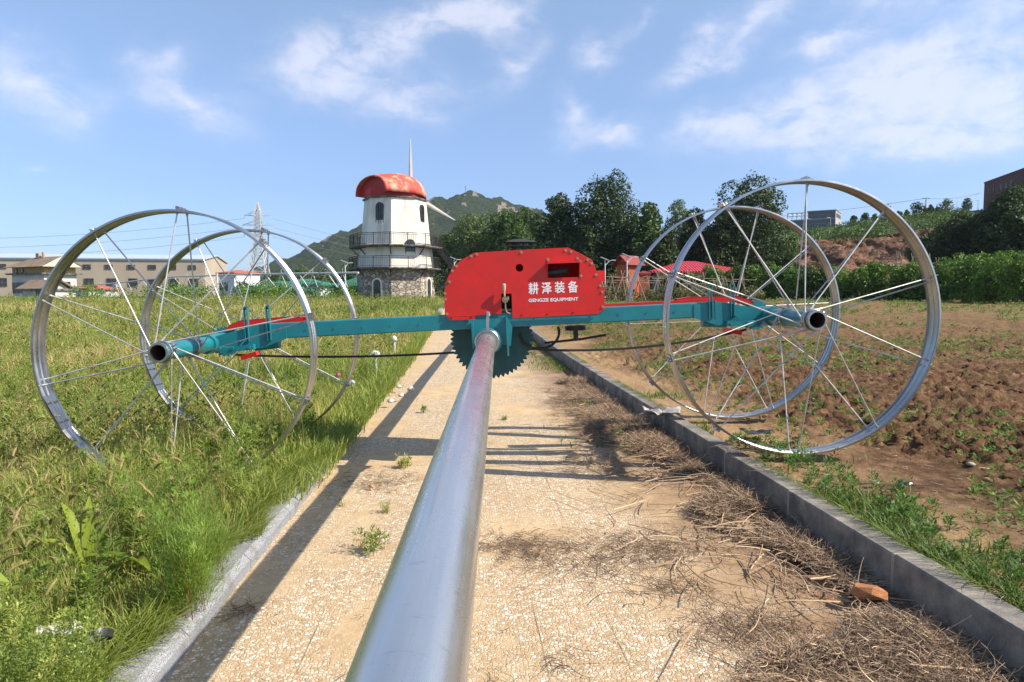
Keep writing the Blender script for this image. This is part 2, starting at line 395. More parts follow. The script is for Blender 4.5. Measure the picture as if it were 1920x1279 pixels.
def granite():
    m, t, p = newmat('speckled kerb granite')
    n = tnoise(t, 260, 2, .8); n2 = tnoise(t, 5, 5, .7)
    a = ramp(t, n, [(.38, (.10, .10, .105)), (.5, (.25, .255, .27)), (.62, (.40, .41, .43))])
    b = ramp(t, n2, [(.52, (1, 1, 1)), (.72, (.70, .64, .55))])
    t.links.new(mixc(t, 1.0, a, b, 'MULTIPLY'), p.inputs['Base Color']); p.inputs['Roughness'].default_value = .85
    bump(t, p, n, .2, .004); return m
M['granite'] = granite()
M['kerbdirt'] = paint('kerb concrete', (.30, .265, .215), .9, 0, (.12, .11, .10), 5, .5, 60)
M['joint'] = paint('mortar joint', (.36, .31, .24), .9)
def kerb(name, x0, x1, h, ylist, mat, bev, jw=.0045):
    mb = MB(); rnd = random.Random(int(x0 * 10))
    for i in range(len(ylist) - 1):
        a, b = ylist[i], ylist[i + 1]; zz = float(rise((a + b) / 2)); dx = rnd.uniform(-.004, .004); dz = rnd.uniform(-.004, .004)
        poly = [(x0 + dx, -.3), (x1 + dx, -.3), (x1 + dx, h - bev[1]), (x1 - bev[1] + dx, h), (x0 + bev[0] + dx, h), (x0 + dx, h - bev[0])]
        n = len(poly); za, zb = float(rise(a)), float(rise(b))
        vs = [(q[0], a + jw - .0005, q[1] + za + dz) for q in poly] + [(q[0], b - jw + .0005, q[1] + zb + dz) for q in poly]
        fs = [tuple(range(n)), tuple(reversed(range(n, 2 * n)))] + [(j, (j + 1) % n, n + (j + 1) % n, n + j)[::-1] for j in range(n)]
        mb.add(vs, fs, 0)
        q2 = [(q[0] * .999 + .001 * (x0 + x1) / 2, q[1] - .004) for q in poly]
        vs = [(q[0], b - jw, q[1] + zb) for q in q2] + [(q[0], b + jw, q[1] + zb) for q in q2]
        mb.add(vs, fs, 1)
    o = mb.build(name, [mat, M['joint']]); tag(o, kind='structure'); return o
kl = kerb('kerb', -1.25, -1.05, .03, [-5 + .75 * i + .35 for i in range(9)] + [2.6, 3.35, 4.1, 4.85, 5.6] + [5.6 + .75 * i for i in range(1, 40)], M['granite'], (.01, .03))
kr = kerb('kerb', 1.90, 2.03, .15, [-5 + .98 * i for i in range(45)], M['kerbdirt'], (.008, .008), .011)

def soil_mat():
    m, t, p = newmat('tilled red-brown soil')
    c = t.nodes.new('ShaderNodeTexCoord'); sx = t.nodes.new('ShaderNodeSeparateXYZ'); t.links.new(c.outputs['Object'], sx.inputs[0])
    n1 = tnoise(t, 7, 8, .75); n2 = tnoise(t, .9, 5, .6, dist=.5); n3 = tnoise(t, 60, 4, .7)
    a = ramp(t, n1, [(.30, (.04, .021, .012)), (.48, (.115, .060, .032)), (.6, (.21, .12, .064)), (.75, (.36, .235, .135))])
    sand = ramp(t, n3, [(.3, (.28, .17, .085)), (.6, (.40, .26, .14)), (.8, (.50, .36, .21))])
    # the strip by the kerb is trodden and sandy
    w = t.nodes.new('ShaderNodeMath'); w.operation = 'MULTIPLY_ADD'; t.links.new(n2, w.inputs[0]); w.inputs[1].default_value = -2.6; t.links.new(sx.outputs[0], w.inputs[2])
    mr = t.nodes.new('ShaderNodeMapRange'); mr.inputs[1].default_value = 1.0; mr.inputs[2].default_value = 1.9; mr.inputs[3].default_value = 1; mr.inputs[4].default_value = 0
    t.links.new(w.outputs[0], mr.inputs[0])
    col = mixc(t, mr.outputs[0], a, sand)
    # thin green and straw litter further out
    g = ramp(t, tnoise(t, 1.6, 7, .72), [(.5, (0, 0, 0)), (.62, (1, 1, 1))])
    far = t.nodes.new('ShaderNodeMapRange'); far.inputs[1].default_value = 7; far.inputs[2].default_value = 26; far.inputs[3].default_value = .12; far.inputs[4].default_value = .55
    t.links.new(sx.outputs[1], far.inputs[0])
    gm = t.nodes.new('ShaderNodeMath'); gm.operation = 'MULTIPLY'; t.links.new(g, gm.inputs[0]); t.links.new(far.outputs[0], gm.inputs[1])
    col = mixc(t, gm.outputs[0], col, (.13, .17, .04))
    lit = t.nodes.new('ShaderNodeMapRange'); lit.inputs[1].default_value = 9; lit.inputs[2].default_value = 30; lit.inputs[3].default_value = 0; lit.inputs[4].default_value = .8
    t.links.new(sx.outputs[1], lit.inputs[0])
    col = mixc(t, lit.outputs[0], col, ramp(t, tnoise(t, 3, 7, .8), [(.35, (.09, .05, .025)), (.5, (.20, .12, .055)), (.68, (.26, .21, .09))]))
    t.links.new(col, p.inputs['Base Color']); p.inputs['Roughness'].default_value = .95; p.inputs['Specular IOR Level'].default_value = .15
    bump(t, p, tnoise(t, 28, 7, .75), .8, .03); return m
M['soil'] = soil_mat()
def soilh(X, Y):
    rough = .14 + .86 * sstep(2.5, 3.3, X + .8 * vnoise(X * .7, Y * .7, seed=5))
    a = fbm(X * 2.4, Y * 2.4, seed=11, oct=6, gain=.62); b = np.abs(fbm(X * 7, Y * 7, seed=21, oct=4, gain=.6))
    furrow = .025 * np.sin(Y * 3.4 + .3 * X + 1.2 * vnoise(X * .3, Y * .3, seed=77))
    fade = 1 - .6 * sstep(12, 30, Y)
    return Hr(X, Y) - .03 + rough * fade * (.032 * a + .060 * b + .040 * np.abs(fbm(X * 19, Y * 19, seed=25, oct=3, gain=.7)) + furrow)
ys = np.geomspace(1.2, 52, 620) - .9; u = np.linspace(0, 1, 420)
Y = np.repeat(ys[:, None], 420, 1); X = 2.03 + (5 + 1.15 * Y) * u[None, :] ** 1.15
Z = soilh(X, Y)
field = npmesh('field', np.stack([X, Y, Z], -1).reshape(-1, 3), grid_faces(len(ys), 420), M['soil'], smooth=True)
tag(field, kind='structure')

# soil clods
rng = np.random.default_rng(5)
import bmesh
bm = bmesh.new(); bmesh.ops.create_icosphere(bm, subdivisions=2, radius=1); IV = np.array([v.co[:] for v in bm.verts]); IF = np.array([[v.index for v in f.verts] for f in bm.faces]); bm.free()
bm = bmesh.new(); bmesh.ops.create_icosphere(bm, subdivisions=1, radius=1); IV1 = np.array([v.co[:] for v in bm.verts]); IF1 = np.array([[v.index for v in f.verts] for f in bm.faces]); bm.free()
def blobs(P, S, col, seed=0, amp=.35, iv=IV, iF=IF, fr=1.6):
    n = len(P); nv = len(iv)
    ang = rng.uniform(0, 6.28, n); ca, sa = np.cos(ang), np.sin(ang)
    V = np.repeat(iv[None], n, 0)
    d = 1 + amp * vnoise(V[..., 0] * fr + np.arange(n)[:, None] * 7.3, V[..., 1] * fr, V[..., 2] * fr, seed) + amp * .5 * vnoise(V[..., 0] * fr * 2.6 + np.arange(n)[:, None] * 3.1, V[..., 1] * fr * 2.6, V[..., 2] * fr * 2.6, seed + 1)
    V = V * d[..., None] * S[:, None, :]
    x = V[..., 0] * ca[:, None] - V[..., 1] * sa[:, None]; y = V[..., 0] * sa[:, None] + V[..., 1] * ca[:, None]
    V = np.stack([x, y, V[..., 2]], -1) + P[:, None, :]
    F = iF[None] + (np.arange(n) * nv)[:, None, None]
    return V.reshape(-1, 3), F.reshape(-1, 3), np.repeat(col, nv, 0)
n = 9500
y = 2.0 + 18 * rng.random(n) ** 1.6; x = 2.9 + (3 + y * 1.0) * rng.random(n)
x += .5; keep = (vnoise(x * .8, y * .8, seed=31) + .5 * vnoise(x * 3, y * 3, seed=32) > -.15); x, y = x[keep], y[keep]; n = len(x)
s = .006 + .020 * rng.random(n) ** 3 * 1.6; S = np.stack([s * rng.uniform(.8, 1.5, n), s * rng.uniform(.8, 1.3, n), s * rng.uniform(.5, .8, n)], -1)
c = np.array([.17, .072, .034]) * rng.uniform(.55, 1.5, (n, 1)) * np.array([1, 1, 1])
V, F, C = blobs(np.stack([x, y, soilh(x, y) + s * .05], -1), S, c, iv=IV, iF=IF, amp=.75, fr=1.3)
M['clod'] = vcol('crumbly soil clods')
o = npmesh('soil_clods', V, F, M['soil'], C); tag(o, 'reddish brown clods of dug soil strewn over the tilled field', 'soil', kind='stuff')
# ================================================================ the wheel line mover
Rw = .965
Lh = W(335, 655, 4.79); Rh = W(1504, 598, 4.79)            # near hubs, surveyed
ax = (W(938, 552, 10) - cam.location); ax.z = 0; ax.normalize()
xx = (Rh - Lh).normalized(); xx = (xx - ax * xx.dot(ax)).normalized(); zz = xx.cross(ax)
mid = (Lh + Rh) / 2 + ax * .70
Rm = Matrix((xx, ax, zz)).transposed()
mach = empty('wheel_line_mover'); mach.matrix_world = Matrix.Translation(mid - zz * Rw) @ Rm.to_4x4()
MW = mach.matrix_world.copy(); MI = MW.inverted()
HX = (Rh - Lh).length / 2
tag(mach, 'four-wheeled irrigation mover with teal beam and red engine cover, standing across the path', 'irrigation machine')
def loc(px, py, yl):
    """photo pixel on the machine plane y = yl, in machine coordinates"""
    o = MI @ Vector(cam.location); d = (MI.to_3x3() @ (W(px, py, 1) - Vector(cam.location))); k = (yl - o.y) / d.y
    return (o.x + d.x * k, o.z + d.z * k)
# --- wheel
whl = empty('wheel', parent=mach)
prof = [(-.070, .951), (-.067, .962), (-.042, .963), (-.034, .953), (-.013, .953), (-.006, .961), (.006, .961), (.013, .953), (.034, .953), (.042, .963), (.067, .962), (.070, .951)]
prof += [(y, r - .0030) for (y, r) in reversed(prof)]
MB().revolve(prof, 144).build('rim', M['galv'], whl)
NP = 10
def pol(r, a, y): return (r * math.cos(a), y, r * math.sin(a))
def spoke(k, front):
    a = R_(83 - 36 * k + (1.1 if front else -1.1)); off = R_(45 if (front) else -45)
    ys, yh = (-.03, -.19) if front else (.03, .22)
    mb = MB(); p0 = Vector(pol(.952, a, ys)); p1 = Vector(pol(.078, a + off, yh))
    mb.tube([p0, p0.lerp(p1, .5), p1], .0049, 8)
    d = (p1 - p0).normalized(); mb.tube([p0 - d * .012, p0 + d * .02], .0085, 6); mb.tube([p1 - d * .03, p1 + d * .02], .008, 6)
    return mb
for k in range(NP):
    spoke(k, True).build('spoke', M['spoke'], whl); spoke(k, False).build('spoke', M['spoke'], whl)
for k in range(NP):
    a = R_(83 - 36 * k); mb = MB(); Rr = Matrix.Rotation(-a + math.pi / 2, 3, 'Y')
    c = Vector(pol(.967, a, 0)); mb.box(c, (.05, .10, .005), Rr)
    mb.box(Vector(pol(.977, a, 0)) + Rr @ Vector((-.023, 0, 0)), (.004, .10, .020), Rr)
    for yy in (-.03, .03): mb.tube([pol(.965, a, yy), pol(.982, a, yy)], .009, 6)
    mb.build('rim_lug', M['galv'], whl)
for (yc, nm) in ((-.19, 1), (.22, 2)):
    mb = MB(); mb.revolve([(-.022, .060), (-.022, .070), (-.018, .075), (.018, .075), (.022, .070), (.022, .060)], 36, c=(0, yc, 0))
    for a in (0.35, 0.35 + math.pi):
        for s in (-.012, .012): mb.box((.082 * math.cos(a) - s * math.sin(a), yc, .082 * math.sin(a) + s * math.cos(a)), (.045, .04, .005), Matrix.Rotation(-a, 3, 'Y'))
        mb.tube([(.088 * math.cos(a) + .025 * math.sin(a), yc, .088 * math.sin(a) - .025 * math.cos(a)), (.088 * math.cos(a) - .025 * math.sin(a), yc, .088 * math.sin(a) + .025 * math.cos(a))], .006, 6)
    mb.build('hub_collar', M['galv'], whl)
mb = MB(); a = R_(-160)
for j in (0, 1):
    for yy in (-.035, .035): mb.tube([pol(.948, a + j * .16 , yy), pol(.925, a + j * .16, yy)], .010, 6)
mb.box(pol(.9425, a + .08, 0), (.005, .13, .26), Matrix.Rotation(-(a + .08), 3, 'Y')); mb.build('joint_plate', M['galv'], whl)
for i, (sx_, yy, ry) in enumerate(((-1, -.70, 0), (1, -.70, R_(-3)), (-1, .72, R_(5)), (1, .72, R_(9)))):
    o = whl if i == 0 else copy_tree(whl, mach)
    o.location = (sx_ * HX, yy, Rw); o.rotation_euler = (0, ry, 0)
    if i == 0: continue
# --- axle tubes with their bearings, end sprockets, guards
def gear_poly(r, n, t, c):
    P = []
    for i in range(n):
        for (f, rr) in ((-.5, r - t), (-.12, r), (.12, r)): 
            a = 2 * math.pi * (i + f) / n; P.append((c[0] + rr * math.cos(a), c[1] + rr * math.sin(a)))
    return P
for s in (-1, 1):
    mb = MB(); r0 = .060
    mb.revolve([(-.955, r0), (1.02, r0), (1.02, r0 - .006), (-.955, r0 - .006)], 40, c=(0, 0, 0), mi=0)
    ax_o = mb.build('axle_tube', [M['teal'], M['bore']], mach, (s * HX, 0, Rw))
    for p in ax_o.data.polygons:
        c = p.center; 
        if math.hypot(c.x, c.z) < r0 - .005: p.material_index = 1
    MB().revolve([(-.012, .053), (-.012, .066), (.012, .066), (.012, .053)], 40, c=(0, -.95, 0)).build('end_ring', M['galv'], ax_o)
    bx = s * HX; zb = Rw
    mb = MB()
    mb.revolve([(-.16, .058), (-.16, .075), (.16, .075), (.16, .058)], 32, c=(bx, -.06, zb))
    mb.build('bearing', M['teal'], mach); mb = MB()
    mb.revolve([(-.02, .058), (-.02, .086), (.02, .086), (.02, .058)], 32, c=(bx, .30, zb))
    mb.build('bearing_collar', M['teal'], mach)
    g = MB(); g.prism(gear_poly(.125, 22, .016, (0, 0)), -.006, .006); g.build('end_sprocket', M['teal'], mach, (bx, .14, zb))
    gp = MB()
    gp.prism([(bx - s * .02, zb + .05), (bx - s * .40, zb + .134), (bx - s * .60, zb + .12), (bx - s * .60, zb + .015), (bx - s * .42, zb - .05), (bx - s * .10, zb - .06)][::s], -.165, -.155)
    gp.prism([(bx - s * .05, zb + .05), (bx - s * .40, zb + .12), (bx - s * .62, zb + .10), (bx - s * .40, zb - .06), (bx - s * .12, zb - .08)][::s], -.035, -.025)
    gp.beam((bx - s * .10, -.2, zb - .055), (bx - s * .36, -.2, zb - .035), .05, .04)
    gp.build('gusset_plate', M['teal'], mach)
    hc = MB(); hc.tube([(bx - s * .52, -.10, zb - .02), (bx - s * .33, -.10, zb - .035)], .042, 20); hc.build('idler_drum', M['teal'], mach)
    sc_ = MB()
    sc_.beam((bx - s * .2, -.21, zb - .08), (bx - s * .30, -.19, zb + .03), .03, .008)
    sc_.tube([(bx - s * .1, -.20, zb - .03), (bx - s * .34, -.20, zb - .04)], .008, 8)
    for q in (.1, .2, .33): sc_.tube([(bx - s * q, -.235, zb - .04), (bx - s * q, -.2, zb - .04)], .013, 6)
    sc_.build('chain_tensioner', M['teal'], mach)
    gd = MB()
    up = [(bx - s * .03, zb + .10), (bx - s * .07, zb + .135), (bx - s * .16, zb + .165), (bx - s * .55, zb + .178), (bx - s * .66, zb + .165), (bx - s * .66, zb + .12), (bx - s * .45, zb + .115), (bx - s * .18, zb + .125), (bx - s * .07, zb + .085)]
    gd.prism(up[::s], .09, .094); gd.prism(up[::s], .19, .194)
    for i in range(4): gd.beam((up[i][0], .142, up[i][1]), (up[i + 1][0], .142, up[i + 1][1]), .104, .003, up=(0, 1, 0)) if False else None
    tp = MB()
    vs = [(q[0], yy, q[1] + .001) for q in up[:5] for yy in (.088, .196)]
    gd.add(vs, [(2 * i, 2 * i + 1, 2 * i + 3, 2 * i + 2) for i in range(4)])
    gd.build('chain_guard', M['red'], mach)
    lo = MB(); lo.box((bx - s * .2, .14, zb - .125), (.13, .10, .035), Matrix.Rotation(s * .25, 3, 'Y')); lo.build('lower_guard', M['red'], mach)
    for q in (.30, .47):
        u = MB(); x0 = bx - s * q
        for yy in (-.172, -.155, -.045, -.028)[:2]:
            u.box((x0 + (-.012 if yy < -.16 else .012), -.168, zb + .135), (.006, .03, .26)); u.tube([(x0 - .012, -.168, zb + .262), (x0 + .012, -.168, zb + .262)], .015, 10)
        u.box((x0, -.12, zb + .005 + .007), (.03, .12, .006)) 
        u.build('clamp_bracket', M['teal'], mach)
# --- main beam: box section with slight channel lines
BZ = Rw + .075
mb = MB(); mb.box((0, -.10, BZ), (HX * 2 - .86, .12, .12)); bmn = mb.build('main_beam', M['teal'], mach, bevel=.008)
for s in (-1, 1):
    MB().box((s * (HX - .428), -.10, BZ), (.012, .135, .135)).build('end_plate', M['teal'], bmn)
mb = MB()
for i in range(8):
    for sx_ in (-1, 1): mb.tube([(sx_ * (.12 + i * .22), -.165, BZ + .0), (sx_ * (.12 + i * .22), -.158, BZ)], .006, 6)
mb.build('rivet_row', M['teal'], bmn)
MB().box((1.0, .04, BZ + .062), (1.5, .05, .035)).build('chain_guard', M['red'], mach)
MB().box((-.98, .04, BZ - .03), (1.3, .03, .03)).build('rear_rail', M['teal'], mach)
# --- centre: big sprocket on the pipe, bracket plates
PXL = loc(918, 632, -.25)[0]; PZ = loc(918, 640, -.25)[1]
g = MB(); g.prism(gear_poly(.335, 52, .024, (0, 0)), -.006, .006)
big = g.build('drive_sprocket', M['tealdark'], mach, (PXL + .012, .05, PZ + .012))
cp = MB()
cp.prism([(PXL - .13, PZ + .02), (PXL - .16, PZ + .17), (PXL + .15, PZ + .17), (PXL + .18, PZ + .1), (PXL + .16, PZ - .05)], -.19, -.18)
cp.prism([(PXL + .13, PZ - .12), (PXL + .13, PZ + .18), (PXL + .145, PZ + .18), (PXL + .145, PZ - .12)], -.26, -.05)
cp.prism([(PXL - .135, PZ - .05), (PXL - .135, PZ + .15), (PXL - .12, PZ + .15), (PXL - .12, PZ - .05)], -.26, -.05)
cp.revolve([(-.03, .066), (-.03, .10), (.02, .10), (.02, .066)], 32, c=(PXL, -.17, PZ))
cp.build('centre_bracket', M['teal'], mach)
# --- drive chain runs
for s in (-1, 1):
    ch = MB()
    x0 = PXL + s * .30; x1 = s * (HX - .08); z0 = PZ - .10; z1 = Rw - .115
    sag = .025 if s < 0 else .07
    pts = []
    for i in range(25):
        t = i / 24; pts.append(Vector((x0 + (x1 - x0) * t, .14 - .06 * (1 - t), z0 + (z1 - z0) * t - sag * 4 * t * (1 - t))))
    for i in range(24): ch.beam(pts[i], pts[i + 1], .010, .018)
    ch.build('drive_chain', M['black'], mach)
hs_ = MB(); pts = []
for i in range(22):
    t = i / 21; a = math.pi * (1.0 + t * 1.1); pts.append((PXL + .42 - .16 * math.cos(a) * -1 - .02, .0 + .05 * t, PZ + .03 + .13 * math.sin(a)))
hs_.tube(pts, .011, 8); hs_.tube([(PXL + .44, .1, PZ - .06), (PXL + .75, .12, PZ - .045), (PXL + .95, .12, PZ - .02)], .010, 8)
hs_.build('hose', M['black'], mach)
sm = MB(); sm.tube([(.68, .05, BZ - .085), (.68, .05, BZ - .12)], .085, 20); sm.tube([(.68, .05, BZ - .12), (.68, .05, BZ - .2)], .02, 8); sm.build('gearbox', M['black'], mach)
# --- engine cover
yf = -.170
OUT = [(785 + 0, 0)]
zp = lambda a, b: (780 + a / 4.2625, 440 + b / 4.2625)
outl = [(232, 655), (225, 470), (252, 350), (290, 262), (370, 200), (465, 145), (820, 125), (1215, 104), (1310, 150), (1405, 202), (1450, 310), (1505, 432), (1505, 598), (1490, 602), (770, 633), (764, 471), (680, 471), (684, 632), (475, 646)]
P2 = [loc(*zp(*q), yf) for q in outl]
cu = bpy.data.curves.new('cover', 'CURVE'); cu.dimensions = '2D'; cu.fill_mode = 'BOTH'; cu.extrude = .0022; cu.bevel_depth = .0008
def spl(pts):
    s = cu.splines.new('POLY'); s.points.add(len(pts) - 1); s.use_cyclic_u = True
    for p, q in zip(s.points, pts): p.co = (q[0], q[1], 0, 1)
spl(P2)
win = [loc(*zp(*q), yf) for q in ((1052, 232), (1303, 222), (1303, 340), (1052, 348))]; spl(win)
hc = loc(*zp(826, 266), yf); spl([(hc[0] + .031 * math.cos(a * math.pi / 12), hc[1] + .031 * math.sin(a * math.pi / 12)) for a in range(24)])
tmp = bpy.data.objects.new('tmp', cu); COL.objects.link(tmp)
bpy.context.view_layer.update()
dg = bpy.context.evaluated_depsgraph_get(); me = bpy.data.meshes.new_from_object(tmp.evaluated_get(dg)); me.name = 'engine_cover'
bpy.data.objects.remove(tmp)
me.transform(Matrix(((1, 0, 0, 0), (0, 0, -1, yf), (0, 1, 0, 0), (0, 0, 0, 1)))); me.materials.clear(); me.materials.append(M['red'])
cov = bpy.data.objects.new('engine_cover', me); COL.objects.link(cov); cov.parent = mach
tag(cov, 'red sheet-metal engine cover with round hole, hooded window and white lettering')
# shell strip round the outline and back panel
sh = MB(); loop = P2[:14]
y1 = .42
for i in range(len(loop) - 1):
    a, b = loop[i], loop[i + 1]; n = Vector((b[1] - a[1], -(b[0] - a[0]))).normalized() * .004
    sh.add([(a[0], yf + .003, a[1]), (b[0], yf + .003, b[1]), (b[0], y1, b[1]), (a[0], y1, a[1]), (a[0] + n.x, yf + .003, a[1] + n.y), (b[0] + n.x, yf + .003, b[1] + n.y), (b[0] + n.x, y1, b[1] + n.y), (a[0] + n.x, y1, a[1] + n.y)],
           [(0, 1, 2, 3), (7, 6, 5, 4), (0, 4, 5, 1), (2, 6, 7, 3), (1, 5, 6, 2), (0, 3, 7, 4)])
sh.build('shell', M['red'], cov)
bp = MB(); bp.prism(loop, y1, y1 + .004); bp.build('back_panel', M['red'], cov)
ex = loc(1124, 518, .1); MB().box((ex[0], .1, ex[1]), (.06, .2, .085)).build('air_box', M['red'], cov)
en = MB(); en.box((.25, .12, BZ + .22), (.34, .3, .26)); en.tube([(.30, -.08, BZ + .26), (.30, -.03, BZ + .26)], .12, 24); en.box((.02, .1, BZ + .2), (.16, .2, .2)); en.tube([(.42, -.1, BZ + .34), (.62, -.1, BZ + .36)], .03, 10)
en.build('engine', M['darkiron'], mach, bevel=.01)
MB().box((.22, -.02, BZ + .075), (.9, .3, .02)).build('engine_plate', M['darkiron'], mach)
# bottom flanges
fl = MB()
a0, a1 = loc(*zp(260, 660), yf - .01), loc(*zp(472, 652), yf - .01)
fl.prism([(a0[0], a0[1]), (a0[0] + .008, a0[1] - .024), (a1[0], a1[1] - .026), (a1[0], a1[1])], yf - .012, yf - .008)
b0, b1 = loc(*zp(770, 633), yf - .01), loc(*zp(1488, 603), yf - .01)
fl.prism([(b0[0], b0[1]), (b0[0], b0[1] - .034), (b1[0] - .03, b1[1] - .028), (b1[0], b1[1])], yf - .012, yf - .008)
fl.box(((a0[0] + a1[0]) / 2, yf - .004, a0[1] + .003), (a1[0] - a0[0], .012, .003)); 
fl.build('bottom_flange', M['red'], cov)
fb = MB()
for (a, b) in ((282, 668), (440, 662), (843, 645), (1047, 635), (1252, 626)):
    q = loc(*zp(a, b), yf - .012); fb.tube([(q[0], yf - .012, q[1]), (q[0], yf - .0145, q[1])], .007, 10)
fb.build('flange_hole_row', M['black'], cov)
bolts = [(247, 634), (235, 516), (232, 470), (268, 378), (291, 290), (323, 254), (441, 174), (485, 159), (842, 142), (1195, 126), (1238, 136), (1290, 190), (1055, 200), (1371, 203), (1403, 231), (1438, 322), (1472, 410), (1487, 458), (1492, 577), (1318, 330), (1312, 214)]
b_ = MB(); b_.tube([(0, 0, 0), (0, -.006, 0)], .0085, 6); b_.tube([(0, 0, 0), (0, -.0018, 0)], .012, 12)
for i, q in enumerate(bolts):
    p = loc(*zp(*q), yf)
    if i == 0: bo = b_.build('bolt', M['brass'], cov)
    else: bo = bo.copy(); COL.objects.link(bo); bo.parent = cov
    bo.location = (p[0], yf - .003, p[1]); bo.rotation_euler = (0, i * .7, 0)
# window hood and frame
w0, w1 = win[0], win[1]; hd = MB(); pr = .045
hl, hr = loc(*zp(1046, 226), yf), loc(*zp(1308, 216), yf)
hd.add([(hl[0], yf - .003, hl[1]), (hr[0], yf - .003, hr[1]), (hr[0], yf - pr, hr[1] + .002), (hl[0], yf - pr, hl[1] + .002), (hl[0], yf - .003, hl[1] + .003), (hr[0], yf - .003, hr[1] + .003), (hr[0], yf - pr, hr[1] + .005), (hl[0], yf - pr, hl[1] + .005)],
       [(3, 2, 1, 0), (4, 5, 6, 7), (0, 1, 5, 4), (1, 2, 6, 5), (2, 3, 7, 6), (3, 0, 4, 7)])
hd.box(((hl[0] + hr[0]) / 2, yf - pr, (hl[1] + hr[1]) / 2 - .002), (hr[0] - hl[0], .003, .014), Matrix.Rotation(-math.atan2(hr[1] - hl[1], hr[0] - hl[0]), 3, 'Y'))
for q, e in ((hl, -1), (hr, 1)):
    hd.prism([(q[0], q[1]), (q[0] + .003, q[1]), (q[0] + .003, q[1] - .13), (q[0], q[1] - .13)], yf - .006, yf - .004)
    vs = [(q[0], yf - .003, q[1]), (q[0], yf - pr, q[1]), (q[0], yf - .003, q[1] - .125), (q[0] + .003, yf - .003, q[1]), (q[0] + .003, yf - pr, q[1]), (q[0] + .003, yf - .003, q[1] - .125)]
    if e < 0: hd.add(vs, [(0, 1, 2), (5, 4, 3), (0, 3, 4, 1), (1, 4, 5, 2), (2, 5, 3, 0)])
hd.build('window_hood', M['red'], cov)
# lettering
def text(body, size, off, px0, py0, px1, py1, sq=1):
    c = bpy.data.curves.new('t', 'FONT'); c.body = body; c.size = 1; c.offset = off; c.extrude = .004; c.resolution_u = 4
    o = bpy.data.objects.new('t', c); COL.objects.link(o); bpy.context.view_layer.update()
    m = bpy.data.meshes.new_from_object(o.evaluated_get(bpy.context.evaluated_depsgraph_get())); bpy.data.objects.remove(o)
    co = np.array([v.co[:] for v in m.vertices]); lo, hi = co.min(0), co.max(0)
    p0, p1 = Vector(loc(px0, py0, yf)), Vector(loc(px1, py1, yf))     # left and right ends of the baseline
    d = p1 - p0; sx_ = d.length / (hi[0] - lo[0]); e = d.normalized(); f = Vector((-e.y, e.x)); 
    for v in m.vertices:
        a = (v.co.x - lo[0]) * sx_; b = (v.co.y - lo[1]) / (hi[1] - lo[1]) * size
        q = p0 + e * a + f * b; v.co = (q.x, yf - .0032 - .0006 * (1 if v.co.z > 0 else 0), q.y)
    return m
def bold(m, d):
    n = len(m.vertices); co = np.array([v.co[:] for v in m.vertices]); fs = [tuple(p.vertices) for p in m.polygons]; V, F = [], []
    for i, (a, b) in enumerate(((0, 0), (d, 0), (-d, 0), (0, d), (0, -d), (d * .7, d * .7), (-d * .7, -d * .7))):
        V += [(c[0] + a, c[1] - i * .00012, c[2] + b) for c in co]; F += [tuple(k + i * n for k in f) for f in fs]
    q = bpy.data.meshes.new('lettering'); q.from_pydata(V, [], F); q.update(); return q
m1 = bold(text('耕 泽 装 备', .088, 0, 991.5, 552, 1083.5, 548), .0021)
m2 = bold(text('GENGZE EQUIPMENT', .0285, 0, 991.5, 567.5, 1084, 564.5), .0013)
for m in (m1, m2):
    m.materials.clear(); m.materials.append(M['white']); o = bpy.data.objects.new('lettering', m); COL.objects.link(o); o.parent = cov
# control lever in the notch
q = loc(*zp(712, 520), yf - .03); lv = empty('control_lever', (q[0], yf - .03, q[1]), parent=mach)
l = MB(); l.tube([(-.002, 0, .0), (-.003, -.005, .05), (-.004, -.008, .075)], [.006, .007, .009], 10); l.tube([(-.004, -.008, .07), (-.004, -.010, .10), (-.003, -.012, .118), (-.003, -.012, .124)], [.010, .015, .014, .008], 12); l.build('grip', M['cream'], lv)
l = MB(); l.tube([(0, .03, 0), (0, -.012, 0)], .026, 8); l.tube([(0, -.012, 0), (0, -.02, 0)], .012, 8); l.tube([(0, 0, -.02), (0, 0, -.07), (.01, 0, -.1), (.035, 0, -.11)], .006, 8); l.box((.025, .01, .01), (.012, .05, .03)); l.build('valve_body', M['brass'], lv)
# --- aluminium pipe, both sides
A = W(938, 537, 10) - Vector(cam.location); A.normalize()
pn = W(765, 1279, .70); pf0 = W(913, 641, 5.02)
dirp = (pf0 - pn).normalized()
A_l = MI @ (pn - dirp * 3.2); B_l = MI @ pf0
pp = MB()
n = 60; prof = []
pp.tube([A_l.lerp(B_l, i / 12) for i in range(13)], .0610, 64)
pipe = pp.build('water_pipe', M['alu'], mach); tag(pipe, 'long bright aluminium pipe running from the near edge to the mover')
dl = (B_l - A_l).normalized()
E_l = B_l + dl * .25
fp = MB(); fp.tube([B_l + dl * .5, B_l + dl * 13.5], .0635, 32); fp.build('water_pipe', M['alu'], mach)
hb = MB(); hb.tube([B_l - dl * .02, B_l + dl * .6], .058, 24); hb.build('pipe_stub', M['galv'], mach)
def ring(c0, a0, a1, r0, r1):
    q = MB(); p0, p1 = c0 + dl * a0, c0 + dl * a1; q.tube([p0, p0 + dl * .004, p1 - dl * .004, p1], [r1 - .004, r1, r1, r1 - .004], 40); return q
fg = ring(B_l, -.03, .0, 0, .092)
for k in range(8):
    a = k * math.pi / 4 + .2; u = Vector((math.cos(a), 0, math.sin(a))) * .081; fg.tube([B_l + u - dl * .045, B_l + u + dl * .01], .008, 6)
fg.build('flange', M['galv'], pipe)
f2 = ring(B_l, .012, .045, 0, .100); f2.build('flange', M['teal'], mach)
